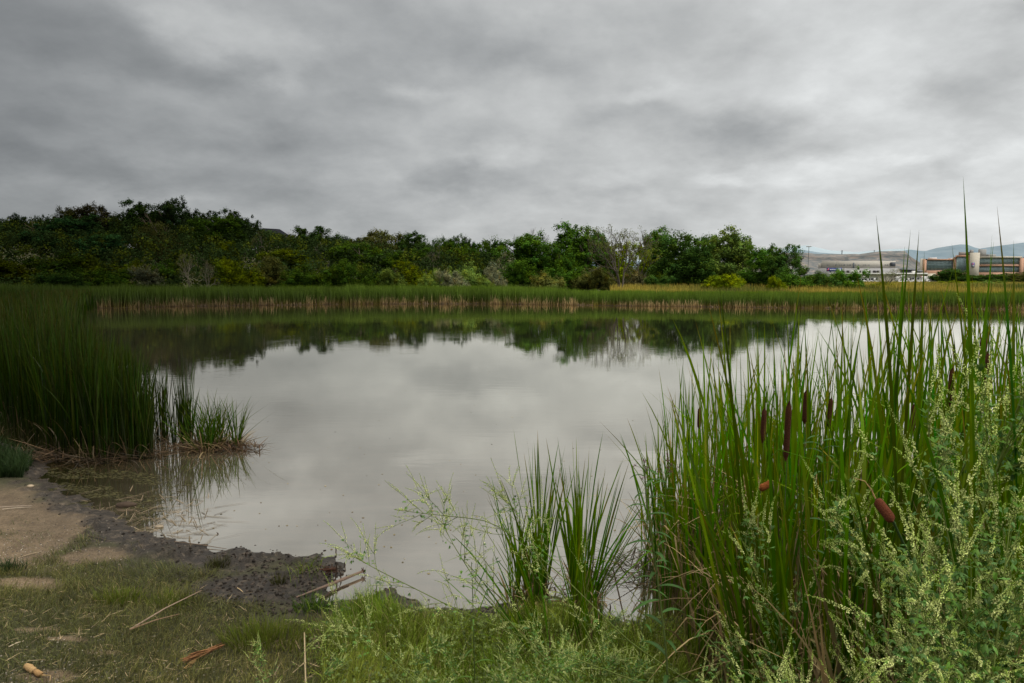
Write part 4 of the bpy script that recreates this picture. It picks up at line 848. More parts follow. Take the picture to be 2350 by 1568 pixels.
def dead_cf(dark=1.0):
    def cf(N_, t):
        c = np.where((rng.random(N_) < .5)[:, None], np.array([[.31, .24, .13]]), np.array([[.19, .135, .07]])) * rng.uniform(.6, 1.4, N_)[:, None] * dark
        return np.broadcast_to(c[:, None, :], (N_, len(t), 3)) * (.6 + .5 * t[None, :, None])
    return cf
def cattail_leaves(n, hh, spread, w_, bendy=.35, dark=1.0, tan=.5, kinks=.08, lean=None):
    mb = MB(); a = rng.uniform(0, 6.28, n); r = rng.uniform(.004, .022, n)
    base = np.stack([np.cos(a) * r, np.sin(a) * r, np.full(n, -.04)], -1)
    L_ = hh * rng.uniform(.62, 1.06, n); L_[0] = hh * 1.06
    th = np.abs(rng.normal(.02, spread, n)); bd = np.abs(rng.normal(.05, bendy, n)) * .5
    head = a + rng.normal(0, .5, n)
    if lean is not None: head[:] = lean[0] + rng.normal(0, .5, n); th = th + lean[1] * rng.uniform(.3, 1.3, n)
    k = (rng.random(n) < kinks); kt = rng.uniform(.45, .8, n); ka = np.where(k, rng.uniform(.8, 2.2, n), 0)
    blades(mb, base, head, L_, np.full(n, w_) * rng.uniform(.75, 1.2, n), th, bd, 12, rng.uniform(-3.0, 3.0, n), cat_cf(dark, tan), (kt, ka), wp=6, bend_pow=2.2)
    return mb.mesh("leaves")
def dead_leaves(n, hh, dark=1.0, w_=.012):
    mb = MB(); a = rng.uniform(0, 6.28, n); r = rng.uniform(.005, .05, n); base = np.stack([np.cos(a) * r, np.sin(a) * r, np.full(n, -.03)], -1)
    L_ = rng.uniform(.25, .75, n) * hh; th = np.abs(rng.normal(.12, .2, n)); bd = rng.uniform(0, 1.6, n) ** 1.5
    k = rng.random(n) < .4
    blades(mb, base, a, L_, np.full(n, w_) * rng.uniform(.6, 1.2, n), th, bd, 9, rng.uniform(-1.5, 1.5, n), dead_cf(dark), (rng.uniform(.3, .7, n), np.where(k, rng.uniform(.8, 2.4, n), 0)), wp=4)
    return mb.mesh("dead_leaves")
CT = {}
def cat_templates(key, k, *a, dead=(4, .6, 1.0), **kw):
    L_ = []
    for i in range(k):
        m1 = cattail_leaves(*a, **kw); m1.materials.append(M_blade)
        m2 = dead_leaves(dead[0], a[1] * dead[1] * 1.6, dead[2]); m2.materials.append(M_dry)
        L_.append((m1, m2))
    CT[key] = L_
cat_templates('tall', 14, 7, 1.0, .095, .0100, bendy=.42, dark=1.06, tan=.9, kinks=.14)
cat_templates('center', 8, 9, 1.0, .15, .0095, bendy=.22, dark=1.0, tan=.5, kinks=.03, dead=(7, .35, 1.0))
cat_templates('left', 8, 12, 1.0, .05, .010, bendy=.22, dark=.175, tan=.5, kinks=.05, dead=(8, .35, .32))  # same leaf colours darkened, shade painted in for the dim left side
cat_templates('tuss', 5, 11, 1.0, .14, .007, bendy=.4, dark=.36, tan=1.0, kinks=.1, dead=(14, .45, .62))
cat_templates('fan', 4, 7, 1.0, .10, .010, bendy=.6, dark=1.0, tan=.4, kinks=.1, lean=(0.0, .55), dead=(4, .4, .9))
def put_cattail(key, x, y, hh, label, group=None, head=None, rz=None, z=None, hw=None):
    m1, m2 = random.choice(CT[key]); zb = max(gz(x, y), -.06) if z is None else z
    hw = hw or hh
    o = thing("cattail", (x, y, zb), label, "cattail", group, rng.uniform(0, 6.28) if rz is None else rz, (hw, hw, hh))
    link("leaves", m1, o, (1, 1, 1)); link("dead_leaves", m2, o, (1, 1, 1))
    return o
def seed_spike(o, tip, zs, col=(.060, .022, .011), len_=.19, r=.0125, bare=None):
    """a flowering stalk, straight from the plant's base to tip (world), carrying a brown velvety head at share zs"""
    sc = o.scale; p0 = Vector(o.location); rz = o.rotation_euler.z
    def loc(p):
        d = Vector(p) - p0; q = Matrix.Rotation(-rz, 3, 'Z') @ d; return (q.x / sc[0], q.y / sc[1], q.z / sc[2])
    tip = Vector(tip); L_ = (tip - p0).length; ax = (tip - p0) / L_
    P = [p0 + ax * L_ * t + Vector((.01 * math.sin(t * 3), 0, 0)) for t in np.linspace(0, 1, 9)]
    mb = MB(); mb.tube([loc(p) for p in P], np.linspace(.0042, .0018, 9) / sc[0], 6, (1, 1, 1)); mb.build("stalk", M_spike, o, (.09, .12, .04), True)
    c = p0 + ax * L_ * zs; k = 11; t = np.linspace(-1, 1, k); R = r * (1 - np.abs(t) ** 6) ** .5 + .001
    mb = MB(); mb.tube([loc(c + ax * len_ * .5 * a) for a in t], R / sc[0], 12, (1, 1, 1)); return mb.build("seed_head", M_spike, o, col, True)
# --- right hand stand: plants between the near bank and the shallows
GR = "cattails of the dense stand on the right bank"; GRL = "leafy cattail without a seed head in the dense stand on the right"
def stand_depth_ok(x, y): return True
nR = 0; pts_ = []
tries = 0
while nR < 190 and tries < 20000:
    tries += 1
    D = 2.35 + (6.4 - 2.35) * rng.random() ** .75; u = 1480 + 1000 * rng.random() ** .78
    x = (u - UC) / F * D
    left = np.interp(D, [2.3, 3, 3.6, 4.4, 5.2, 6.4], [1950, 1800, 1640, 1500, 1490, 1530])
    if u < left + rng.normal(0, 12): continue
    if any((x - a) ** 2 + (y_ - D) ** 2 < .010 for a, y_ in pts_[-200:]): continue
    # plants further right are taller
    vt = np.interp(u, [1480, 1560, 1640, 1760, 1900, 2050, 2200, 2400], [905, 850, 840, 770, 735, 705, 670, 630]) + rng.normal(10, 55)
    zt = at(u, vt, D).z; hh = zt - max(gz(x, D), -.06)
    hh = min(max(hh, 1.05), 2.25)
    pts_.append((x, D)); nR += 1
    put_cattail('tall', x, D, hh * .97, GRL, GR, hw=1.15 * hh ** .6)
# plants whose blades rise above the horizon
hero = [(1974, 509, 2125, 2.3, "cattail whose long blade leans left over the hazy mesa"), (2062, 539, 2052, 2.9, "cattail with a thin upright tip, left one of the two beside the mesa cliff"), (2070, 541, 2082, 2.6, "cattail with a thin curled tip, right one of the two beside the mesa cliff"), (2166, 429, 2300, 2.15, "tallest cattail, its blade rising highest into the sky"),
        (2246, 490, 2425, 2.2, "cattail whose curved blade crosses the hospital's right wing"), (2330, 524, 2450, 2.2, "cattail at the right edge reaching above the mountains"), (2042, 576, 2062, 2.9, "cattail with an upright blade just left of the two thin tips"), (1905, 690, 1950, 2.7, "cattail tip crossing the far reeds left of the bright shrub"),
        (2140, 571, 2300, 2.6, "cattail whose blade leans left across the hospital's glass wing"), (2109, 586, 2150, 2.9, "cattail standing left of the hospital's brick corner"), (2156, 612, 2040, 3.0, "cattail leaning right in front of the warehouse"), (2284, 563, 2370, 2.5, "cattail with a blade leaning left in front of the hospital's curved wing"), (2252, 565, 2248, 2.7, "cattail with an upright blade at the hospital penthouse"), (2340, 560, 2380, 2.5, "second cattail at the right edge, just below the first")]
for (ut, vt, ub, D, lb) in hero:
    tp = at(ut, vt, D + .1); x = (ub - UC) / F * D; zb = gz(x, D); hh = tp.z - zb
    o = thing("cattail", (x, D, zb), lb, "cattail", None)
    mb = MB(); n = 6; th = math.atan2(tp.x - x, hh)
    head = np.where(np.arange(n) == 0, math.pi if tp.x < x else 0.0, rng.uniform(0, 6.28, n)); L_ = math.hypot(hh, tp.x - x) * np.concatenate([[1.02], rng.uniform(.55, .85, n - 1)])
    th0 = np.concatenate([[abs(th) * .3], np.abs(rng.normal(.03, .05, n - 1))]); bd = np.concatenate([[abs(th) * 1.65], np.abs(rng.normal(.05, .2, n - 1))])
    blades(mb, np.stack([rng.normal(0, .012, n), rng.normal(0, .012, n), np.full(n, -.03)], -1), head, L_, np.full(n, .0150), th0, bd, 14, np.concatenate([[rng.choice([-1.6, 1.6, 2.4])], rng.uniform(-2, 2, n - 1)]), cat_cf(.8, .6, .2), side0=np.concatenate([[math.pi / 2 + .35], rng.uniform(-1.2, 1.2, n - 1)]), wp=7)
    me = mb.mesh("leaves"); me.materials.append(M_blade); link("leaves", me, o, (1, 1, 1))
    m2 = random.choice(CT['tall'])[1]; link("dead_leaves", m2, o, (1, 1, 1))
# arching blades leaning out to the left of the stand
arch = [(2.75, 1760, 1640, 690, 720, "cattail leaning left with a blade arching over the far reeds"), (3.0, 1800, 1425, 985, 985, "cattail bent low to the left, its blade lying almost level over the water"), (2.8, 1830, 1640, 740, 740, "cattail with a long blade slanting left across the tree reflections"),
        (2.6, 1900, 1560, 1075, 1100, "cattail with a drooping pale green blade folded toward the left")]
for (D, ub, ut, vt, _, lb) in arch:
    x = (ub - UC) / F * D; zb = gz(x, D); tp = at(ut, vt, D + .15); dx = tp.x - x; hh = tp.z - zb
    o = thing("cattail", (x, D, zb), lb, "cattail", None); n = 6; mb = MB()
    A = math.atan2(-dx, hh); L0 = math.hypot(dx, hh)
    th0 = np.array([A * .45] + list(np.abs(rng.normal(.1, .15, n - 1)))); bd = np.array([A * 1.35] + list(np.abs(rng.normal(.2, .4, n - 1))))
    head = np.array([math.pi - .12] + list(rng.normal(math.pi, .8, n - 1))); L_ = np.array([L0 * (1.05 + .1 * A)] + list(rng.uniform(.55, .9, n - 1) * L0))
    blades(mb, np.stack([rng.normal(0, .012, n), rng.normal(0, .012, n), np.full(n, -.03)], -1), head, L_, np.full(n, .0150), th0, bd, 16, np.array([.2] + list(rng.uniform(-1, 1, n - 1))), cat_cf(.9, .5, .5), side0=np.array([.75] + list(rng.uniform(-1.2, 1.2, n - 1))), wp=6, bend_pow=1.1)
    me = mb.mesh("leaves"); me.materials.append(M_blade); link("leaves", me, o, (1, 1, 1))
# seed headed plants: (u, v of the head's middle, depth, length px, lean du, colour, label)
heads = [(1752, 977, 3.6, 100, 6, "cattail with the leftmost upright brown seed head"), (1807, 990, 3.1, 170, 4, "cattail with the longest seed head, second from the left"), (1848, 935, 3.7, 95, 0, "cattail with a seed head high between two taller blades, third from the left"),
         (1905, 948, 3.9, 85, 6, "cattail with the slim dark seed head, fourth from the left"), (2256, 805, 2.9, 80, -2, "cattail with the highest seed head, at the upper right"), (2263, 850, 3.3, 100, 4, "cattail whose seed head hangs just below the highest one"),
         (2183, 890, 3.3, 110, -2, "cattail with a seed head hidden behind white clover flowers"), (2095, 960, 3.8, 80, 6, "cattail with a small dark seed head in the middle right"), (1605, 960, 4.6, 60, 0, "cattail with a thin dark seed head at the left of the stand")]
for (u, v, D, ln, du, lb) in heads:
    cpt = at(u, v, D); ub = u - du * 2; x = (ub - UC) / F * D; zb = gz(x, D) if D < 4.5 else max(gz(x, D), -.05)
    o = put_cattail('tall', x, D, (cpt.z - zb) * 1.25, lb, hw=1.3); L_ = ln / F * D
    ax = (cpt - Vector((x, D, zb))).normalized(); tip = cpt + ax * (L_ * .5 + .10); tot = (tip - Vector((x, D, zb))).length
    seed_spike(o, tip, (cpt - Vector((x, D, zb))).length / tot, len_=L_ * .85, r=.0128)
# the big slanting head low in front, on a stalk leaning left
D = 1.95; c0 = at(2010, 1146, D); c1 = at(2050, 1198, D - .05); basep = P_on(2180, 1590)
o = put_cattail('tall', basep.x, basep.y, 1.35, "cattail with a fat rust brown seed head slanting left in the foreground", hw=1.1)
ax = (c0 - c1).normalized(); tot = (c1 - basep).length
sc = o.scale; rz = o.rotation_euler.z
def loc(p):
    d = Vector(p) - Vector(o.location); q = Matrix.Rotation(-rz, 3, 'Z') @ d; return (q.x / sc[0], q.y / sc[1], q.z / sc[2])
Pc = [basep, basep.lerp(c1, .5) + Vector((.03, 0, .06)), c1, c0]
mb = MB(); mb.tube([loc(p) for p in Pc], np.array([.006, .005, .004, .004]) / sc[0], 6); mb.build("stalk", M_spike, o, (.05, .09, .03), True)
mb = MB(); t = np.linspace(0, 1, 13); R = .0128 * (1 - np.abs(t * 2 - 1) ** 6) ** .5 + .001; mb.tube([loc(c1.lerp(c0, a)) for a in t], R / sc[0], 14); mb.build("seed_head", M_spike, o, (.11, .034, .016), True)
mb = MB(); q = at(1985, 1105, D); mb.tube([loc(p) for p in (c0, c0.lerp(q, .4) + Vector((0, 0, .006)), q, at(1962, 1098, D))], np.array([.0025, .002, .0015, .001]) / sc[0], 5); mb.build("stalk_tip", M_spike, o, (.36, .24, .10), True)
# broken head
D = 3.0; c0 = at(1740, 1120, D); c1 = at(1772, 1103, D); bp_ = P_on(1790, 1420)
o = put_cattail('tall', bp_.x, bp_.y, 1.2, "cattail with a torn orange brown seed head broken sideways", hw=1.0); sc = o.scale; rz = o.rotation_euler.z
mb = MB(); mb.tube([loc(p) for p in (bp_, at(1785, 1180, D), c1, c1.lerp(c0, .3))], np.array([.004, .004, .003, .002]) / sc[0], 6); mb.build("stalk", M_spike, o, (.12, .12, .05), True)
mb = MB(); t = np.linspace(0, 1, 9); R = .013 * (1 - np.abs(t * 2 - 1) ** 4) ** .5 + .001 + rng.uniform(-.002, .002, 9); mb.tube([loc(c1.lerp(c0, a) + Vector((0, 0, -.01 * math.sin(3 * a)))) for a in t], np.abs(R) / sc[0], 9); mb.build("seed_head", M_spike, o, (.22, .07, .02), True)
# --- two clumps in the centre, standing in the shallow edge
GC1 = "cattail shoots of the left clump in the central foreground"; GC2 = "cattail shoots of the right clump in the central foreground"
for i in range(10):
    u = rng.normal(1236, 13); v = rng.uniform(1345, 1400); p = gnd(u, v); vt = rng.choice([1000, 1030, 1060, 1110, 1150, 1200]) + rng.normal(0, 15)
    if i > 7: u = rng.normal(1180, 14); p = gnd(u, v); vt = 1140 + rng.normal(0, 20)
    put_cattail('center', p.x, p.y, at(u, vt, p.y).z * .98, "thin leafed cattail shoot in the left clump of the central pair", GC1, hw=1.25)
for i in range(8):
    u = rng.normal(1328, 10); v = rng.uniform(1350, 1410); p = gnd(u, v); vt = rng.choice([985, 1010, 1050, 1090, 1150]) + rng.normal(0, 15)
    put_cattail('center', p.x, p.y, at(u, vt, p.y).z * .98, "thin leafed cattail shoot in the right clump of the central pair", GC2, hw=1.3)
for i in range(3):
    p = gnd(1345 + i * 6, 1385 + rng.normal(0, 10)); put_cattail('fan', p.x, p.y, .95, "cattail shoot splayed far to the right of the central pair", "cattail shoots splayed to the right of the central clump", rz=rng.normal(0, .3), hw=1.0)
for i in range(3):
    p = gnd(1240 + i * 12, 1500 - i * 10, .1); put_cattail('fan', p.x, p.y, .95 + .1 * i, "cattail shoot rooted in the grass before the central pair, leaning left", "cattail shoots leaning left before the central clump", rz=math.pi + rng.normal(0, .25), hw=.9)
for i, (ub, vb_, vt, lb) in enumerate([(1345, 1500, 1130, "upright cattail shoot growing from the mossy mud right of the central pair"), (1300, 1475, 1210, "low cattail shoot at the foot of the right central clump"), (1375, 1480, 1250, "small cattail shoot nearest the broken reeds")]):
    p = P_on(ub, vb_); put_cattail('center', p.x, p.y, at(ub, vt, p.y).z - p.z, lb, hw=.9)
# --- left stand
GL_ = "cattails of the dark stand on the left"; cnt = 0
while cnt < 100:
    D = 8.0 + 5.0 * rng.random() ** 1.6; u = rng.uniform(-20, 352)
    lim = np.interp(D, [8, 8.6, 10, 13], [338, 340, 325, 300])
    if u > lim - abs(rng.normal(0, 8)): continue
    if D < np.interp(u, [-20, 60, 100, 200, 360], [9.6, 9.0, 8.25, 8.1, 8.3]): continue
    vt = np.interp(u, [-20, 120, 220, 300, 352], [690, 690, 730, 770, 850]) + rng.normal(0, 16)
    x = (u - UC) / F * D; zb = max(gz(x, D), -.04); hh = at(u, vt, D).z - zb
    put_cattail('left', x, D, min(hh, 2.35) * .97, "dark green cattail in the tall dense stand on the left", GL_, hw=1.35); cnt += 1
for i in range(13):
    u = rng.choice([384, 420]) + rng.normal(0, 9); p = gnd(u, rng.uniform(1000, 1028)); put_cattail('left', p.x, p.y, at(u, rng.uniform(775, 880), p.y).z, "dark cattail in the narrow group between the stand and the tussock", "cattails of the narrow group in open water on the left", hw=1.15)
for i in range(20):
    u = rng.uniform(440, 548); p = gnd(u, rng.uniform(1015, 1036)); put_cattail('tuss', p.x, p.y, at(u, rng.uniform(868, 930), p.y).z, "short cattail on the brown tussock at the tip of the left stand", "cattails of the brown tussock in the water", hw=1.5)
# tussock mound and litter
def litter(name, c, rx, ry, n, cols, label, cat, L0=.2, L1=.6, z0=.01, z1=.08, wd=.010, kind=None, seed=0):
    mb = MB(); a = rng.uniform(0, 6.28, n); r = np.sqrt(rng.random(n)); x = c[0] + np.cos(a) * r * rx; y = c[1] + np.sin(a) * r * ry
    base = np.stack([x, y, np.maximum(hgt(x, y), 0) + rng.uniform(z0, z1, n) * (1 - .6 * r)], -1)
    cc = np.array(cols)[rng.integers(0, len(cols), n)] * rng.uniform(.6, 1.4, n)[:, None]
    blades(mb, base, rng.uniform(0, 6.28, n), rng.uniform(L0, L1, n), np.full(n, wd) * rng.uniform(.5, 1.3, n), rng.normal(1.45, .13, n), rng.normal(.1, .2, n), 5, rng.uniform(-2, 2, n), lambda N_, t: np.broadcast_to(cc[:, None], (N_, len(t), 3)), wp=4)
    return tag(mb.build(name, M_dry), label, cat, kind=kind)
tc_ = gnd(495, 1030)
litter("dead_reed_tussock", tc_, .62, .20, 500, [(.10, .06, .035), (.06, .036, .022), (.035, .026, .016)], "brown matted tussock of dead reeds standing in the water on the left", "tussock", .08, .35, .0, .09, .012)
lt = gnd(195, 1048); litter("reed_litter", lt, .95, .35, 700, [(.10, .066, .04), (.05, .034, .02), (.03, .024, .016)], "matted brown dead leaves under the left cattail stand", "reed litter", .15, .6, .0, .10, .014, kind="stuff")
rc_ = gnd(1425, 1330)
litter("broken_reed_raft", gnd(1440, 1310), .34, .32, 110, [(.035, .03, .018), (.10, .07, .045), (.05, .07, .02)], "tangle of broken bent reeds lying on the water right of the central clumps", "broken reeds", .25, .75, .0, .05, .009)
# dead leaves standing thick at the feet of the right stand
n = 4600; mb = MB(); D = rng.uniform(2.2, 5.8, n); u = rng.uniform(1500, 2500, n); lft = np.interp(D, [2.3, 3, 3.6, 4.4, 5.2, 6.4], [1900, 1740, 1600, 1500, 1480, 1520]); kp = (u > lft + 20) & (rng.random(n) < .35 + .65 * smooth(1560, 1800, u)); D, u = D[kp], u[kp]; x = (u - UC) / F * D; n = len(x)
a = rng.uniform(0, 6.28, n); kk = rng.random(n) < .45
blades(mb, np.stack([x, D, hgt(x, D)], -1), a, rng.uniform(.25, 1.15, n), rng.uniform(.006, .014, n), np.abs(rng.normal(.1, .18, n)), rng.uniform(0, 1.5, n) ** 2, 8, rng.uniform(-1.5, 1.5, n), dead_cf(1.15), (rng.uniform(.35, .75, n), np.where(kk, rng.uniform(.8, 2.3, n), 0)), wp=4)
tag(mb.build("dead_reed_leaves", M_dry), "tan and rust coloured dead leaves crowding the feet of the right cattails", "dead reeds", kind="stuff")
# young green shoots filling between the plants
n = 1000; mb = MB(); D = rng.uniform(2.6, 6.2, n); u = rng.uniform(1480, 2500, n); lft = np.interp(D, [2.3, 3, 3.6, 4.4, 5.2, 6.4], [1950, 1740, 1590, 1495, 1488, 1530]); kp = u > lft; D, u = D[kp], u[kp]; x = (u - UC) / F * D; n = len(x)
blades(mb, np.stack([x, D, np.maximum(hgt(x, D), -.05)], -1), rng.uniform(0, 6.28, n), rng.uniform(.5, 1.35, n), rng.uniform(.006, .012, n), np.abs(rng.normal(.03, .08, n)), np.abs(rng.normal(0, .35, n)), 8, rng.uniform(-1.2, 1.2, n), cat_cf(.95, .5), wp=5)
tag(mb.build("young_cattail_shoots", M_blade), "crowded green young shoots between the taller right cattails", "young cattails", kind="stuff")
# far part of the left stand, running back along the left shore
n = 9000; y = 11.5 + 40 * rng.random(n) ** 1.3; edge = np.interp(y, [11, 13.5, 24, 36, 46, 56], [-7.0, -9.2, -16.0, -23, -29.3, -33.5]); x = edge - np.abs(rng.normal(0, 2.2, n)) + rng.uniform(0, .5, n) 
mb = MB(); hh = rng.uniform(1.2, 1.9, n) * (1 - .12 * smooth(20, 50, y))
blades(mb, np.stack([x, y, np.maximum(hgt(x, y), -.03)], -1), rng.uniform(0, 6.28, n), hh, .012 + .0011 * y, np.abs(rng.normal(0, .07, n)), np.abs(rng.normal(0, .3, n)), 5, rng.uniform(-1, 1, n), cat_cf(.16, .3), wp=3)  # blade colour carries the painted shade of the left side
tag(mb.build("cattail_thicket", M_blade), "dark cattail thicket running back along the left shore", "cattails", kind="stuff")
# ------------------------------------------------------------------ grass
def in_ranges(x, y): return None
def turf(n, xr, yr, maskf, h0, h1, w0, cols, label, name, lean=.5, dens_noise=None, bendv=.8, nseg=3, seed=0):
    x = rng.uniform(*xr, n); y = rng.uniform(*yr, n); sd_ = lake_sd(x, y); m = maskf(x, y, sd_); kp = rng.random(n) < m; x, y = x[kp], y[kp]; n = len(x)
    z = hgt(x, y); pt = fbm(x * 2.3, y * 2.3, 4, 90 + seed); p2 = fbm(x * .9, y * .9, 3, 95 + seed); L_ = rng.uniform(h0, h1, n) * (.55 + .9 * pt)
    ci = np.clip(p2 * 1.9 - .45 + rng.normal(0, .22, n), 0, 1)[:, None]
    c = lerp(np.array(cols[0]), np.array(cols[1]), ci) * rng.uniform(.45, 1.7, n)[:, None] * (.6 + .85 * fbm(x * 7, y * 7, 3, 101 + seed))[:, None]; dry = rng.random(n) < .07; c[dry] = np.array(cols[2]) * rng.uniform(.6, 1.2, dry.sum())[:, None]
    mb = MB(); hd = p2 * 12 + rng.normal(0, 1.3, n)
    blades(mb, np.stack([x, y, z - .004], -1), hd, L_, rng.uniform(.6, 1.3, n) * w0, np.abs(rng.normal(.25, lean, n)), np.abs(rng.normal(.4, bendv, n)), nseg, rng.uniform(-1, 1, n), lambda N_, t: c[:, None] * (.55 + .55 * t[None, :, None]))
    return tag(mb.build(name, M_grass), label, "grass", kind="stuff")
def m_turf(x, y, sd_):
    b = bare_mask(x, y); m = smooth(.18, .42, sd_ + (fbm(x * 5, y * 5, 3, 8) - .45) * .5) * (1 - b * .97)
    mud_ = smooth(1.2, .8, np.hypot((x - mudc.x) / .60, (y - mudc.y) / .26)); m = m * (1 - mud_)
    return m * (.4 + .9 * fbm(x * 3, y * 3, 3, 19))
turf(300000, (-4.6, 2.0), (2.5, 6.6), m_turf, .04, .10, .0034, [(.12, .14, .065), (.19, .18, .065), (.38, .31, .17)], "short grey green lawn grass with worn patches on the near bank", "turf_grass", lean=.8, bendv=1.2, nseg=4)
# thin regrowth on worn places
turf(40000, (-4.6, -.4), (2.5, 5.8), lambda x, y, s_: (bare_mask(x, y) > .15) * smooth(.45, .62, fbm(x * 4, y * 4, 3, 29)) * (s_ > .4) * .8, .015, .04, .0022, [(.06, .065, .022), (.085, .085, .03), (.2, .15, .08)], "sparse tufts of grass on the worn earth", "worn_grass")
def m_lush(x, y, sd_):
    c = gnd(1050, 1560, .25); u = x / y * F + UC
    return smooth(600, 900, u + (fbm(x * 4, y * 4, 3, 44) - .45) * 300) * smooth(.0, .14, sd_ + (fbm(x * 6, y * 6, 2, 48) - .45) * .2) * smooth(1700, 1520, u)
turf(130000, (-1.6, 2.3), (2.5, 5.4), m_lush, .06, .18, .0042, [(.16, .25, .045), (.32, .35, .09), (.50, .42, .22)], "lush bright green grass along the middle of the bank", "lush_grass", lean=.35, bendv=.8, nseg=4, seed=3)
for (u0, v0, rr, lb) in [(270, 1375, .16, "left"), (385, 1380, .18, "right")]: pass
def tuft(u, v, rad, n, h0, h1, cols, label):
    p = P_on(u, v); a = rng.uniform(0, 6.28, n); r = rad * rng.random(n) ** .8; x = p.x + np.cos(a) * r; y = p.y + np.sin(a) * r * .6
    c = lerp(np.array(cols[0]), np.array(cols[1]), rng.random(n)[:, None]) * rng.uniform(.7, 1.3, n)[:, None]; o = thing("grass_tuft", p, label, "grass tuft"); mb = MB()
    blades(mb, np.stack([x - p.x, y - p.y, hgt(x, y) - p.z], -1), a + rng.normal(0, .7, n), rng.uniform(h0, h1, n), rng.uniform(.003, .006, n), np.abs(rng.normal(.25, .2, n)), np.abs(rng.normal(.5, .5, n)), 5, rng.uniform(-1, 1, n), lambda N_, t: c[:, None] * (.6 + .5 * t[None, :, None]))
    me = mb.mesh("leaves"); me.materials.append(M_grass); link("leaves", me, o, (1, 1, 1))
YGR = [(.11, .16, .03), (.15, .16, .04)]
tuft(275, 1380, .16, 260, .06, .13, YGR, "yellowish tuft of longer grass left of the bent dry leaf"); tuft(390, 1385, .17, 200, .05, .11, YGR, "pale tuft of longer grass just above the bent dry leaf")
tuft(610, 1475, .26, 480, .09, .20, YGR, "big yellow green grass tuft right of the shredded reed"); tuft(15, 1310, .14, 300, .05, .11, [(.03, .055, .025), (.045, .065, .025)], "dark grass tuft on the bare earth at the left edge")
tuft(640, 1340, .05, 60, .06, .12, [(.06, .055, .02), (.08, .09, .03)], "small brownish grass tuft on the black mud"); tuft(720, 1400, .14, 200, .06, .15, [(.07, .13, .03), (.09, .15, .03)], "green grass tuft beside the fallen stalk"); tuft(500, 1300, .10, 160, .05, .10, [(.05, .055, .025), (.06, .06, .02)], "dull olive grass tuft at the edge of the black mud")
# rough herbage at the left edge below the cattails
n = 60000; u = 125 - 1100 * rng.random(n) ** 1.5; y = 7.4 + 8 * rng.random(n) ** 1.5; x = (u - UC) / F * y; s_ = lake_sd(x, y); kp = (s_ > .08); x, y = x[kp], y[kp]; n = len(x); mb = MB(); br = rng.uniform(.6, 1.3, n)[:, None]; c = lerp(np.array([.018, .036, .014]), np.array([.035, .055, .02]), rng.random(n)[:, None]) * br
hh_ = rng.uniform(.10, .30, n) + .55 * smooth(8.2, 9.2, y) * rng.random(n)
blades(mb, np.stack([x, y, hgt(x, y)], -1), rng.uniform(0, 6.28, n), hh_, rng.uniform(.004, .010, n), np.abs(rng.normal(.2, .25, n)), np.abs(rng.normal(.5, .6, n)), 4, rng.uniform(-1, 1, n), lambda N_, t: c[:, None] * (.6 + .6 * t[None, :, None]))
tag(mb.build("rough_grass", M_grass), "dark rough grass at the left margin below the cattails", "grass", kind="stuff")
# ------------------------------------------------------------------ sweet clover and tall herbs
def raceme(fl, st, p, d, L_, dens=1.0, droop=.3, fs=.0048):
    """slender flower spike starting at p"""
    k = 7; P = [np.array(p, float)]; dd = np.array(d, float); dd /= np.linalg.norm(dd)
    for i in range(k):
        dd = dd + np.array([0, 0, -droop / k]) + rng.normal(0, .05, 3); dd /= np.linalg.norm(dd); P.append(P[-1] + dd * L_ / k)
    P = np.array(P); st.tube(P, np.linspace(.0011, .0005, k + 1), 3, (1.0, 1.0, 1.0), False)
    n = int(L_ * 1000 * dens); t = np.sort(rng.random(n)) * .92 + .08; q = np.stack([np.interp(t * k, np.arange(k + 1), P[:, j]) for j in range(3)], -1)
    o_ = rng.normal(0, 1, (n, 3)); o_ /= np.linalg.norm(o_, axis=1)[:, None]; rad = .0056 * (1 - .75 * t ** 2)[:, None]
    q = q + o_ * rad * rng.uniform(.6, 1.1, (n, 1))
    cc = np.stack([lerp(.95, .48, t), lerp(.97, .64, t), lerp(.54, .15, t)], -1) * rng.uniform(.65, 1.2, n)[:, None]
    s_ = fs * (1 - .5 * t)
    leaf_cards(fl, q, o_ + [0, 0, .2], 1.0, cc) if False else None
    # little blunt petals: two crossed faces per floret
    for r_ in range(2):
        a = rng.normal(0, 1, (n, 3)); a -= (a * o_).sum(1)[:, None] * o_; a /= np.linalg.norm(a, axis=1)[:, None]
        ss = s_[:, None]; V = np.stack([q - a * ss * .45, q + o_ * ss * .3 - a * ss * .1, q + a * ss * .55 + o_ * ss * .4, q - o_ * ss * .35 + a * ss * .1], 1)
        fl.add(V.reshape(-1, 3), np.arange(n * 4).reshape(n, 4), None, np.repeat(cc, 4, 0))
def leaflet(lf, p, d, L_, w_, col):
    d = np.array(d, float); d /= np.linalg.norm(d) + 1e-9; sd_ = np.cross(d, [0, 0, 1]); sd_ /= np.linalg.norm(sd_) + 1e-9; upn = np.cross(sd_, d)
    V = [p, p + d * L_ * .35 + sd_ * w_ * .5 - upn * w_ * .1, p + d * L_ * .75 + sd_ * w_ * .38 - upn * w_ * .2, p + d * L_ - upn * w_ * .5, p + d * L_ * .75 - sd_ * w_ * .38 - upn * w_ * .2, p + d * L_ * .35 - sd_ * w_ * .5 - upn * w_ * .1, p + d * L_ * .5 + upn * w_ * .08]
    lf.add(V, None, [(0, 1, 6), (1, 2, 6), (2, 3, 6), (3, 4, 6), (4, 5, 6), (5, 0, 6)], col)
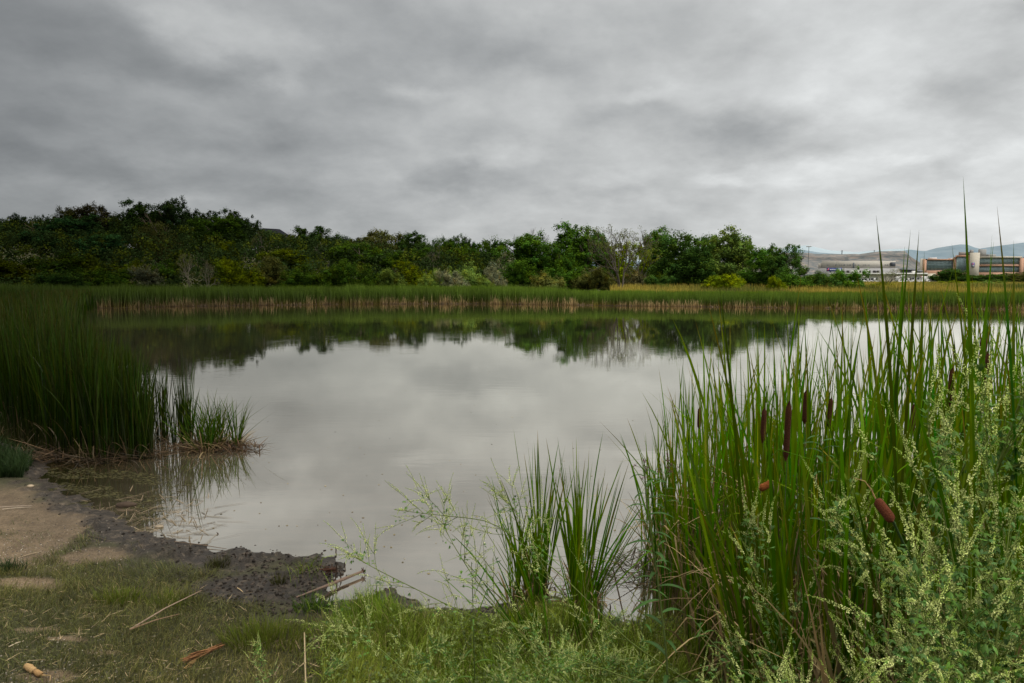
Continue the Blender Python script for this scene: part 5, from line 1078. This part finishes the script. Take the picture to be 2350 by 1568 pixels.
def clover(path, r0, nside, side_len, rac, dens, leafn, leafsz, colr=(1, 1, 1), flip=1.0):
    """path: world-like points of the main stem. returns (stem, leaves, flowers) builders"""
    st, lf, fl = MB(), MB(), MB(); P = np.array([tuple(p) for p in path], float); k = 24
    tt = np.linspace(0, len(P) - 1, k + 1); Q_ = np.stack([np.interp(tt, np.arange(len(P)), P[:, j]) for j in range(3)], -1); Q_[1:-1] = (Q_[:-2] + Q_[1:-1] * 2 + Q_[2:]) / 4
    st.tube(Q_, np.linspace(r0, r0 * .35, k + 1), 6, (1, 1, 1), False); tot = np.linalg.norm(np.diff(Q_, axis=0), axis=1).sum()
    for i in range(nside):
        t = rng.uniform(.22, .98); j = min(int(t * k), k - 1); p = Q_[j]; ax = Q_[j + 1] - Q_[j]; ax /= np.linalg.norm(ax)
        a = rng.normal(0, 1, 3); a -= a.dot(ax) * ax; a /= np.linalg.norm(a); d = ax * .75 + a * .75 + np.array([0, 0, .25]); d /= np.linalg.norm(d)
        L_ = side_len * rng.uniform(.5, 1.2) * (1.15 - .7 * t); m = 8; B = [p]
        for q in range(m): d = d + rng.normal(0, .06, 3) + np.array([0, 0, .02]); d /= np.linalg.norm(d); B.append(B[-1] + d * L_ / m)
        B = np.array(B); st.tube(B, np.linspace(r0 * .45, .0007, m + 1), 4, (1, 1, 1), False)
        for q in range(rac):
            z_ = rng.uniform(.3, 1.0); b = B[min(int(z_ * m), m)]; a2 = rng.normal(0, 1, 3); raceme(fl, st, b, d * .6 + a2 * .5 + np.array([0, 0, .45]), rng.uniform(.06, .13), dens, rng.uniform(.1, .8))
        raceme(fl, st, B[-1], d + np.array([0, 0, .2]), rng.uniform(.08, .16), dens, rng.uniform(.2, .9))
        for q in range(leafn):
            b = B[rng.integers(1, m)] + rng.normal(0, .004, 3); ld = rng.normal(0, 1, 3) + np.array([0, 0, .1]); ld /= np.linalg.norm(ld); e = b + ld * .018; st.tube([b, e], .0005, 3, (1, 1, 1), False)
            cg = np.array([.105, .20, .05]) * rng.uniform(.6, 1.5); cg[2] *= rng.uniform(.7, 1.5); s_ = leafsz * rng.uniform(.6, 1.3)
            for f in (-.9, 0, .9):
                rr = Matrix.Rotation(f, 3, 'Z') @ Vector(ld); leaflet(lf, e, tuple(rr), s_, s_ * .36, cg)
    return st, lf, fl
def herb(name, loc, label, cat, st, lf, fl, group=None, stemc=(.17, .22, .06)):
    o = thing(name, loc, label, cat, group)
    if isinstance(st, MB):
        sm = st.mesh("stem"); sm.materials.append(M_forb); lm = lf.mesh("leaves"); lm.materials.append(M_forb)
        fm = None
        if fl is not None and fl.n: fm = fl.mesh("flower_spikes"); fm.materials.append(M_flower)
    else: sm, lm, fm = st, lf, fl
    link("stem", sm, o, stemc); link("leaves", lm, o, (1, 1, 1))
    if fm: link("flower_spikes", fm, o, (1, 1, 1))
    return o, (sm, lm, fm)
def rel(ps, b): return [Vector(p) - Vector(b) for p in ps]
# sprawling stems in the centre
spr = [([(1560, 1600), (1300, 1505), (1050, 1400), (860, 1305), (790, 1262)], 2.75, 3.15, "sweet clover stem arching left over the water edge, lowest of the sprawling ones"),
       ([(1640, 1600), (1450, 1480), (1290, 1320), (1130, 1195), (985, 1180), (905, 1170)], 2.65, 3.2, "longest sweet clover stem, arching left from the bottom past the central clumps"),
       ([(1330, 1590), (1180, 1440), (1090, 1330), (1040, 1250), (1010, 1190)], 2.8, 3.1, "sweet clover stem rising steeply beside the small lance leafed plant"),
       ([(1420, 1590), (1330, 1420), (1240, 1290), (1190, 1200), (1180, 1150)], 2.8, 3.1, "thin sweet clover stem crossing the left central clump"),
       ([(1000, 1600), (930, 1540), (850, 1470), (790, 1430), (740, 1450)], 2.8, 3.1, "low sweet clover spray hanging over the lush grass at left")]
for (pp, d0, d1, lb) in spr:
    k = len(pp); W_ = [at(u, v, lerp(d0, d1, i / (k - 1))) for i, (u, v) in enumerate(pp)]; b = W_[0].copy(); g0 = gz(b.x, b.y); b.z = max(b.z, g0 - .02)
    st, lf, fl = clover(rel(W_, b), .0032, 15, .26, 3, .55, 4, .016); herb("sweet_clover", b, lb, "sweet clover", st, lf, fl)
# upright plants
TC = []
for i in range(7):
    hh = 1.0; pth = [(0, 0, 0), (rng.normal(0, .03), rng.normal(0, .03), .3), (rng.normal(0, .07), rng.normal(0, .07), .62), (rng.normal(0, .14), rng.normal(0, .12), .98)]
    st, lf, fl = clover(pth, .0036, 17, .34, 2, .95, 13, .017); TC.append((st, lf, fl, None))
for i in range(len(TC)):
    st, lf, fl, _ = TC[i]; a = st.mesh("stem"); a.materials.append(M_forb); b_ = lf.mesh("leaves"); b_.materials.append(M_forb); c_ = fl.mesh("flower_spikes"); c_.materials.append(M_flower); TC[i] = (a, b_, c_)
GSC = "sweet clover crowding the lower right corner"
def put_clover(u, vt, D, label, group=None, i=None):
    x = (u - UC) / F * D; zb = gz(x, D); hh = at(u, vt, D).z - zb; m = TC[i if i is not None else rng.integers(0, 7)]
    o, _ = herb("sweet_clover", (x, D, zb), label, "sweet clover", *m, group=group); s_ = max(.3, hh / 1.14); o.scale = (s_ ** .7, s_ ** .7, s_); o.rotation_euler.z = rng.uniform(0, 6.28); return o
big = [(2235, 640, 2.25, "tallest sweet clover, its flowering tip in front of the hospital tower"), (2335, 705, 2.3, "sweet clover with bright flower spikes at the right edge over the water"), (2180, 800, 2.4, "sweet clover just left of the tallest one, reaching over the cattails"),
       (2290, 860, 2.0, "wide sweet clover at the right edge below mid height"), (2130, 990, 2.55, "sweet clover with level side sprays in front of the cattail stalks"), (2240, 1010, 1.95, "bushy sweet clover in the middle of the right side"),
       (2285, 730, 2.35, "airy sweet clover between the tallest one and the right edge"), (1800, 1110, 2.6, "sweet clover with an upright pair of spikes among the cattail blades"), (2345, 1080, 1.8, "sweet clover filling the right edge above the corner")]
for i, (u, vt, D, lb) in enumerate(big): put_clover(u, vt, D, lb, None, i % 7)
for i in range(20):
    u = rng.uniform(1880, 2440); vt = np.interp(u, [1880, 2000, 2110, 2170, 2440], [1400, 1370, 1330, 1130, 1040]) + rng.uniform(-20, 160); put_clover(u, vt, rng.uniform(1.75, 2.6), "sweet clover with many pale spikes in the tangle of the lower right corner", GSC)
for i in range(5):
    u = 1700 + 60 * i; put_clover(u, rng.uniform(1420, 1500), rng.uniform(2.4, 2.8), "low sweet clover at the feet of the right cattails", "low sweet clover before the right cattails")
for i in range(16):
    u = rng.uniform(760, 1560); put_clover(u, rng.uniform(1440, 1530), rng.uniform(2.75, 3.3), "low pale flowered sweet clover in the lush grass at the bottom centre", "low sweet clover along the bottom centre")
put_clover(700, 1480, 3.1, "small white flowered clover sprig left of the lush grass"); put_clover(575, 1490, 3.0, "lone clover sprig in the turf right of the shredded reed"); put_clover(1400, 1380, 3.6, "upright white flowered clover between the right central clump and the tall herb")
# lance leafed herbs
def lanceherb(path, nl, L0, L1, w_, r0, colr, label, name="lance_leaved_herb", cat="tall herb", purple=False, base=None):
    st, lf, fl = MB(), MB(), MB(); b = Vector(base); P = np.array([tuple(Vector(p) - b) for p in path]); k = 20
    tt = np.linspace(0, len(P) - 1, k + 1); Q_ = np.stack([np.interp(tt, np.arange(len(P)), P[:, j]) for j in range(3)], -1); Q_[1:-1] = (Q_[:-2] + Q_[1:-1] * 2 + Q_[2:]) / 4
    st.tube(Q_, np.linspace(r0, r0 * .5, k + 1), 7, (1, 1, 1), False)
    for i in range(nl):
        t = (i + .5) / nl; p = np.array([np.interp(t * k, np.arange(k + 1), Q_[:, j]) for j in range(3)]); a = (i % 2) * math.pi + i * .35 + rng.normal(0, .35); L_ = lerp(L1, L0, t) * rng.uniform(.75, 1.2)
        s = 7; c = np.array(colr) * rng.uniform(.75, 1.3); dd = np.array([math.cos(a), math.sin(a) * .8, .55 + rng.normal(0, .2)]); dd /= np.linalg.norm(dd); q = p.copy(); rows = []; w0 = w_ * (L_ / L1)
        for j in range(s + 1):
            f = j / s; sdv = np.cross(dd, [0, 0, 1]); sdv /= np.linalg.norm(sdv) + 1e-9; un = np.cross(sdv, dd); ww = w0 * (math.sin(math.pi * min(1, f * .92 + .06)) ** .8) * (1 - .25 * f) * .5
            rows += [q + sdv * ww + un * ww * .35, q, q - sdv * ww + un * ww * .35]; dd = dd + np.array([0, 0, -.16]); dd /= np.linalg.norm(dd); q = q + dd * L_ / s
        Qd = []; 
        for j in range(s): Qd += [(j * 3, j * 3 + 1, j * 3 + 4, j * 3 + 3), (j * 3 + 1, j * 3 + 2, j * 3 + 5, j * 3 + 4)]
        cc = np.tile(c, ((s + 1) * 3, 1)); cc[1::3] *= 1.35; lf.add(rows, Qd, None, cc)
    if purple:
        for i in range(7):
            p = Q_[-1 - (i % 3)] ; d = rng.normal(0, 1, 3) * .5 + np.array([0, 0, .9]); d /= np.linalg.norm(d); e = p + d * rng.uniform(.03, .06); st.tube([p, e], .0008, 3, (1, 1, 1), False)
            n = 14; q = e + rng.normal(0, .005, (n, 3)); leaf_cards(lf, q, rng.normal(0, 1, (n, 3)), .006, np.tile([[.14, .06, .08]], (n, 1)))
    o = thing(name, b, label, cat); sm = st.mesh("stem"); sm.materials.append(M_forb); link("stem", sm, o, (.13, .17, .06)); lm = lf.mesh("leaves"); lm.materials.append(M_forb); link("leaves", lm, o, (1, 1, 1))
    if fl.n: fm = fl.mesh("flower_buds"); fm.materials.append(M_flower); link("flower_buds", fm, o, (1, 1, 1))
def pp(pts, D0, D1): return [at(u, v, lerp(D0, D1, i / (len(pts) - 1))) for i, (u, v) in enumerate(pts)]
def grounded(pts, D0, D1):
    W_ = pp(pts, D0, D1); W_[0].z = gz(W_[0].x, W_[0].y) - .01; return W_
W_ = grounded([(1548, 1640), (1530, 1500), (1505, 1300), (1485, 1160), (1478, 1075)], 2.65, 2.75); lanceherb(W_, 26, .085, .155, .030, .0052, (.05, .105, .03), "tall lance leafed herb at the left edge of the right cattails", purple=True, base=W_[0])
W_ = grounded([(1440, 1600), (1490, 1350), (1525, 1180), (1530, 1070)], 3.1, 3.0); lanceherb(W_, 22, .06, .10, .018, .003, (.055, .12, .03), "slimmer herb with feathery narrow leaves behind the tall lance leafed one", base=W_[0], purple=True)
W_ = grounded([(1090, 1480), (1085, 1370), (1082, 1290)], 3.35, 3.4); lanceherb(W_, 14, .05, .11, .014, .003, (.075, .14, .03), "small light green lance leafed plant among the sprawling clover", base=W_[0])
W_ = grounded([(1900, 1480), (1895, 1250), (1890, 1060), (1885, 1000)], 3.0, 3.1); lanceherb(W_, 20, .08, .13, .028, .004, (.06, .125, .04), "broad leafed green herb rising in the middle of the cattails", base=W_[0])
W_ = grounded([(1840, 1500), (1835, 1250), (1828, 1085)], 3.2, 3.2); lanceherb(W_, 16, .07, .12, .026, .004, (.06, .12, .05), "pale broad leafed herb left of the other broad leafed one", base=W_[0])
W_ = grounded([(2165, 1480), (2160, 1200), (2155, 1030)], 2.6, 2.6); lanceherb(W_, 20, .07, .11, .02, .004, (.06, .13, .03), "bright leafed herb with whorled top behind the right clover", base=W_[0])
W_ = grounded([(1780, 1610), (1690, 1530), (1620, 1460), (1590, 1420)], 2.45, 2.7); lanceherb(W_, 16, .06, .10, .016, .003, (.065, .13, .03), "small leaning herb on the mud before the right cattails", base=W_[0])
# ------------------------------------------------------------------ litter one can point to
def drystalk(pts, R, col, label, name="dry_stalk", cat="dry stalk", flat=False, z=None):
    W_ = [P_on(u, v) + Vector((0, 0, dz)) for u, v, dz in pts]; c = W_[0]; mb = MB()
    k = 10; tt = np.linspace(0, len(W_) - 1, k + 1); Q_ = np.stack([np.interp(tt, np.arange(len(W_)), [p[j] - c[j] for p in W_]) for j in range(3)], -1)
    mb.tube(Q_, np.interp(np.linspace(0, 1, k + 1), np.linspace(0, 1, len(R)), R) * (1 + .12 * rng.normal(0, 1, k + 1)), 7, (1, 1, 1)); o = mb.build(name, M_spike, None, col, True); o.location = c; return tag(o, label, cat), c
o, c = drystalk([(680, 1376, .015), (760, 1350, .03), (833, 1320, .03)], [.006, .010, .011], (.17, .12, .095), "thick grey brown stalk lying from the black mud into the water")
rt_ = Vector(at(836, 1318, P_on(833, 1320).y)) - c; mb = MB()
for i in range(14):
    d = rng.normal(0, 1, 3) * .016; mb.tube([tuple(P_on(833, 1320) - c + Vector((0, 0, .03))), tuple(P_on(835, 1319) - c + Vector(d) + Vector((0, 0, .03)))], [.006, .002], 4)
mb.build("root_tuft", M_spike, o, (.06, .035, .025))
drystalk([(735, 1378, .01), (780, 1352, .005), (800, 1345, .004)], [.008, .006, .004], (.05, .035, .025), "short dark twig half under the thick stalk at the water")
mb = MB(); W_ = [P_on(298, 1456) + Vector((0, 0, .03)), P_on(380, 1420) + Vector((0, 0, .07)), P_on(463, 1378) + Vector((0, 0, .07))]; c = W_[0]
mb.tube([tuple(p - c) for p in W_], [.006, .005, .0035], 5); o = thing("dry_reed_leaf", c, "long dry reed leaf bent double on the grass", "dry leaf"); mb.build("upper_half", M_spike, o, (.30, .22, .16))
W2 = [W_[0], P_on(360, 1440) + Vector((0, 0, .05)), P_on(412, 1425) + Vector((0, 0, .045))]; mb = MB(); mb.tube([tuple(p - c) for p in W2], [.006, .004, .003], 5); mb.build("lower_half", M_spike, o, (.26, .17, .11))
# shredded reed: fibres
def fibres(u0, v0, u1, v1, n, col, label, name, spread=.012):
    a = P_on(u0, v0) + Vector((0, 0, .035)); b = P_on(u1, v1) + Vector((0, 0, .05)); mb = MB()
    for i in range(n):
        k = rng.normal(0, spread, 3); k2 = rng.normal(0, spread, 3); t0, t1 = sorted(rng.random(2)); t1 = min(1, t0 + .3 + rng.random() * .5); p = a.lerp(b, t0) - a + Vector(k) ; q = a.lerp(b, t1) - a + Vector(k2) * .5; m = (p + q) / 2 + Vector(rng.normal(0, .004, 3))
        cv = rng.uniform(.5, 1.5); mb.tube([tuple(p), tuple(m), tuple(q)], [.002, .0028, .0012], 4, (cv, cv, cv))
    o = mb.build(name, M_spike, None, col); o.location = a; return tag(o, label, "shredded reed")
fibres(420, 1530, 512, 1499, 60, (.30, .15, .07), "shredded orange brown reed lying on the turf", "shredded_reed")
fibres(425, 1545, 450, 1536, 18, (.36, .24, .10), "small yellow scrap of reed below the shredded one", "reed_scrap", .006)
drystalk([(702, 1600, .0), (701, 1545, .08), (700, 1505, .14)], [.005, .0045, .004], (.42, .33, .20), "upright straw coloured stalk at the bottom edge", "straw_stalk")
drystalk([(672, 1552, .02), (700, 1540, .05)], [.003, .004], (.42, .33, .20), "short side piece of straw leaning on the upright stalk", "straw_piece")
# rolled dry leaf on the gravel
p = P_on(78, 1546) + Vector((0, 0, .022)); o = thing("rolled_leaf", p, "rolled up tan leaf lying on the gravelly earth in the lower left corner", "dry leaf", None, -.45)
mb = MB(); t = np.linspace(0, 1, 10); mb.tube([(-.075 + .085 * a, 0, .004 * math.sin(6 * a)) for a in t], .018 * (1 - np.abs(t * 2 - 1) ** 4 * .5) + .002 * np.sin(t * 17), 10); mb.build("roll", M_spike, o, (.38, .25, .12), True)
mb = MB(); mb.tube([(.012 + .07 * a, -.004, -.004 + .003 * math.sin(8 * a)) for a in t], .015 * (1 - np.abs(t * 2 - 1) ** 3 * .6), 10); mb.build("roll", M_spike, o, (.33, .20, .09), True)
mb = MB(); mb.tube([(.08, 0, -.01), (.13, .01, -.004), (.19, -.03, -.014)], [.005, .003, .002], 5); mb.build("tail", M_spike, o, (.34, .24, .12), True)
def rock(u, v, r, col, label, name="stone"):
    p = P_on(u, v); mb = MB(); mb.ell((0, 0, 0), r, (1, 1, 1), 14, 9); me = mb.mesh(name, True); me.materials.append(M_stone)
    for vt_ in me.vertices: k = 1 + .18 * (float(fbm(vt_.co.x * 40 + 3, vt_.co.y * 40 + vt_.co.z * 31, 3, 5)) - .45) * 2; vt_.co *= k
    o = link(name, me, None, col); o.location = p + Vector((0, 0, r[2] * .5)); return tag(o, label, "stone")
rock(70, 1118, (.035, .028, .018), (.30, .24, .17), "pale rounded stone on the mud at the left edge"); rock(290, 1162, (.10, .05, .03), (.05, .035, .025), "dark brownish stone in the weedy shallow water")
rock(365, 1210, (.04, .03, .012), (.22, .18, .13), "small buff stone at the muddy waterline")
for (a, b, cc, lb) in [((0, 1166), (75, 1163), (.36, .30, .24), "upper pale straw lying on the mud at the left edge"), ((5, 1171), (72, 1166), (.42, .36, .28), "lower pale straw crossing the first at the left edge"), ((200, 1230), (255, 1245), (.10, .08, .06), "dark twig on the muddy shore"),
                       ((42, 1283), (95, 1268), (.30, .24, .16), "short straw on the bare earth above the turf"), ((20, 1488), (55, 1474), (.5, .42, .3), "whitish straw chip in the turf at the far left"), ((545, 1352), (558, 1362), (.50, .38, .22), "short pale reed chip on the black mud"), ((400, 1245), (520, 1262), (.14, .10, .07), "thin reed stem floating along the muddy waterline")]:
    drystalk([(a[0], a[1], .008), ((a[0] + b[0]) / 2, (a[1] + b[1]) / 2, .012), (b[0], b[1], .008)], [.0035, .0035, .002], cc, lb)
# small stumps of reed poking out of the water
for i, (u, v, vt, ut, lb) in enumerate([(768, 1330, 1296, 772, "dark bent reed stump standing in the water by the thick stalk"), (782, 1328, 1308, 778, "short dark stub right of the bent reed stump"), (540, 1290, 1272, 538, "dark peg of reed poking from the mud edge"), (562, 1285, 1268, 564, "second dark peg of reed on the mud edge"),
        (770, 1268, 1255, 769, "tiny stub standing alone in open water"), (790, 1302, 1290, 790, "tiny stub right of the bent stump"), (500, 1226, 1222, 497, "floating dark scrap in open water"), (1398, 1405, 1385, 1400, "dark stub in the water near the broken reeds")]):
    p = gnd(u, v); q = at(ut, vt, p.y); mb = MB(); mb.tube([(0, 0, -.03), tuple((q - p) * .5 + Vector((.006, 0, 0))), tuple(q - p)], [.006, .005, .0025], 5); o = mb.build("reed_stub", M_spike, None, (.045, .03, .022)); o.location = p; tag(o, lb, "reed stub")
# root clump beside the bent stump
fibres(740, 1318, 775, 1322, 40, (.09, .045, .03), "reddish brown root clump at the tip of the black mud", "root_clump", .02)
# clods and gravel
def clods(n, cfun, rmin, rmax, cols, name, label, cat, mat=M_stone):
    mb = MB(); base = []
    for i in range(3):
        m = MB(); m.ell((0, 0, 0), (1, .8, .6), (1, 1, 1), 6, 4); base.append((m.V[0], m.Q[0]))
    for i in range(n):
        x, y = cfun(); V, Q = base[i % 3]; s_ = rng.uniform(rmin, rmax); a = rng.uniform(0, 6.28); R_ = np.array([[math.cos(a), -math.sin(a), 0], [math.sin(a), math.cos(a), 0], [0, 0, 1]]); W = (V * rng.uniform(.8, 1.25, V.shape)) @ R_.T * s_
        c = np.array(cols[rng.integers(0, len(cols))]) * rng.uniform(.7, 1.3); mb.add(W + [x, y, 0], Q, None, c); mb.V[-1][:, 2] += 0; mb._p = getattr(mb, '_p', []); mb._p.append((len(mb.V) - 1, x, y, s_))
    zz = hgt(np.array([p[1] for p in mb._p]), np.array([p[2] for p in mb._p]))
    for (j, x, y, s_), z in zip(mb._p, zz): mb.V[j][:, 2] += z + s_ * .15
    tag(mb.build(name, mat, None, (1, 1, 1), False), label, cat, kind="stuff")
def f_mud():
    while True:
        if rng.random() < .6: a = rng.uniform(0, 6.28); r = math.sqrt(rng.random()); x, y = mudc.x + math.cos(a) * r * .95, mudc.y + math.sin(a) * r * .45
        else:
            i = rng.integers(0, 32); p0, p1 = LPa[i], LPa[i + 1]; t = rng.random(); x, y = p0 + (p1 - p0) * t; x += rng.normal(0, .14); y += rng.normal(0, .14)
        return x, y
clods(1500, f_mud, .003, .015, [(.03, .025, .02), (.06, .048, .04), (.018, .015, .013)], "mud_clods", "wet black crumbs of mud along the waterline", "mud")
def f_grav():
    c = [gnd(60, 1540, .25), gnd(130, 1520, .25), gnd(40, 1230, .15)][rng.integers(0, 3)]; return c.x + rng.normal(0, .55), c.y + rng.normal(0, .32)
clods(3500, f_grav, .0015, .006, [(.06, .06, .065), (.30, .26, .21), (.16, .13, .10), (.35, .32, .27)], "gravel", "grey and buff gravel grains in the bare earth", "gravel")
# pond scum: thin rafts in the shallow left corner
mb = MB(); n = 9000
us_ = rng.uniform(110, 480, n); vs_ = rng.uniform(1075, 1255, n); k = fbm(us_ / 60, vs_ / 14, 3, 71); kp = (k > .44) & (vs_ > 1060 + (us_ - 110) * .12) & (rng.random(n) < smooth(430, 260, us_ + (vs_ - 1160) * .9)) ; us_, vs_ = us_[kp], vs_[kp]; n = len(us_)
for u, v in zip(us_, vs_):
    p = gnd(u, v, .0); r = rng.uniform(.003, .014); m = 7; a = np.arange(m) / m * 6.283 + rng.random(); rr = r * rng.uniform(.5, 1.2, m); zz_ = .003 + .0015 * rng.random()
    V = np.stack([p.x + np.cos(a) * rr * 1.8, p.y + np.sin(a) * rr, np.full(m, zz_)], -1); cc = np.array([.045, .042, .018]) * rng.uniform(.4, 1.6)
    mb.add(V, None, [(0, j, j + 1) for j in range(1, m - 1)], cc)
tag(mb.build("pond_scum", M_dry), "thin olive rafts of pond scum in the left shallows", "pond scum", kind="stuff")
mb = MB(); n = 260; us_ = rng.uniform(170, 500, n); vs_ = rng.normal(1195, 34, n); base = np.array([tuple(gnd(u, v, .004)) for u, v in zip(us_, vs_)]); sdv = lake_sd(base[:, 0], base[:, 1]); base = base[sdv < .1]; n = len(base); cc = np.array([[.16, .13, .09]]) * rng.uniform(.4, 1.6, (n, 1))
blades(mb, base, rng.uniform(0, 6.28, n), rng.uniform(.05, .35, n), rng.uniform(.003, .009, n), np.full(n, 1.56), np.zeros(n), 3, np.zeros(n), lambda N_, t: np.broadcast_to(cc[:, None], (N_, len(t), 3)), side0=np.zeros(n), wp=5)
tag(mb.build("floating_litter", M_dry), "bits of dead reed floating in the left shallows", "floating litter", kind="stuff")

# dark inner shoots of the left stand
n = 2200; mb = MB(); D = 8.1 + 3.2 * rng.random(n) ** 1.3; u = rng.uniform(-20, 338, n); kp = D > np.interp(u, [-20, 60, 100, 200, 360], [9.6, 9.0, 8.25, 8.1, 8.25]); D, u = D[kp], u[kp]; x = (u - UC) / F * D; n = len(x)
hh = np.interp(u, [-20, 120, 220, 300, 350], [1.8, 1.8, 1.6, 1.4, 1.1]) * rng.uniform(.6, 1.02, n)
blades(mb, np.stack([x, D, np.maximum(hgt(x, D), -.05)], -1), rng.uniform(0, 6.28, n), hh, rng.uniform(.007, .013, n), np.abs(rng.normal(.02, .07, n)), np.abs(rng.normal(0, .3, n)), 7, rng.uniform(-2, 2, n), cat_cf(.16, .5), wp=5)  # darkened like the stand around them, shade painted into the blades
tag(mb.build("inner_cattail_shoots", M_blade), "dense dark shoots inside the left cattail stand", "young cattails", kind="stuff")
# straw scraps trodden into turf and earth
n = 900; u = rng.uniform(-60, 900, n); v = rng.uniform(1290, 1600, n); b3 = np.array([tuple(gnd(a, b, .22)) for a, b in zip(u, v)]); sdv = lake_sd(b3[:, 0], b3[:, 1]); b3 = b3[sdv > .35]; n = len(b3)
b3[:, 2] = hgt(b3[:, 0], b3[:, 1]) + rng.uniform(.004, .03, n); cc = np.array([[.34, .27, .17]]) * rng.uniform(.35, 1.4, (n, 1)); mb = MB()
blades(mb, b3, rng.uniform(0, 6.28, n), rng.uniform(.02, .11, n), rng.uniform(.002, .005, n), rng.normal(1.5, .1, n), rng.normal(0, .2, n), 4, rng.uniform(-2, 2, n), lambda N_, t: np.broadcast_to(cc[:, None], (N_, len(t), 3)), wp=6)
tag(mb.build("straw_scraps", M_dry), "scraps of dead straw trodden into the turf", "straw scraps", kind="stuff")
# low weeds along the edge of the turf and between the clovers
n = 5200; u = rng.uniform(640, 1560, n); v = rng.uniform(1395, 1610, n); b3 = np.array([tuple(gnd(a, b, .15)) for a, b in zip(u, v)]); kp = (lake_sd(b3[:, 0], b3[:, 1]) > .03) & (rng.random(n) < smooth(640, 900, u) * np.clip((fbm(b3[:, 0] * 3.5, b3[:, 1] * 3.5, 3, 201) - .3) * 4, .05, 1)); b3 = b3[kp]; n = len(b3); b3[:, 2] = hgt(b3[:, 0], b3[:, 1]) + rng.uniform(.02, .13, n)
mb = MB(); k = 3; ci = np.repeat(np.arange(n), k); P = b3[ci] + rng.normal(0, .008, (n * k, 3)); c = np.array([[.15, .20, .06]]) * rng.uniform(.4, 1.6, (n, 1)) * (.45 + 1.0 * fbm(b3[:, 0] * 5, b3[:, 1] * 5, 3, 205))[:, None]
leaf_cards(mb, P, np.tile([0, -.2, 1.0], (n * k, 1)), .016, c[ci] * np.array([1, 1, 1]))
tag(mb.build("low_weeds", M_forb), "small leaved low weeds knitted through the lush grass", "weeds", kind="stuff")

# specks of leaf and seed fluff drifting on the open pond
mb = MB(); n = 260; u = rng.uniform(420, 1900, n); v = 705 + 620 * rng.random(n) ** 1.2; b3 = np.array([tuple(gnd(a, b, .003)) for a, b in zip(u, v)]); b3 = b3[lake_sd(b3[:, 0], b3[:, 1]) < -.1]; n = len(b3)
leaf_cards(mb, b3, np.tile([0, 0, 30.0], (n, 1)), .022, np.array([[.20, .17, .10]]) * rng.uniform(.2, 1.5, (n, 1)))
tag(mb.build("drifting_specks", M_dry), "specks of leaf and fluff drifting on the open water", "floating litter", kind="stuff")
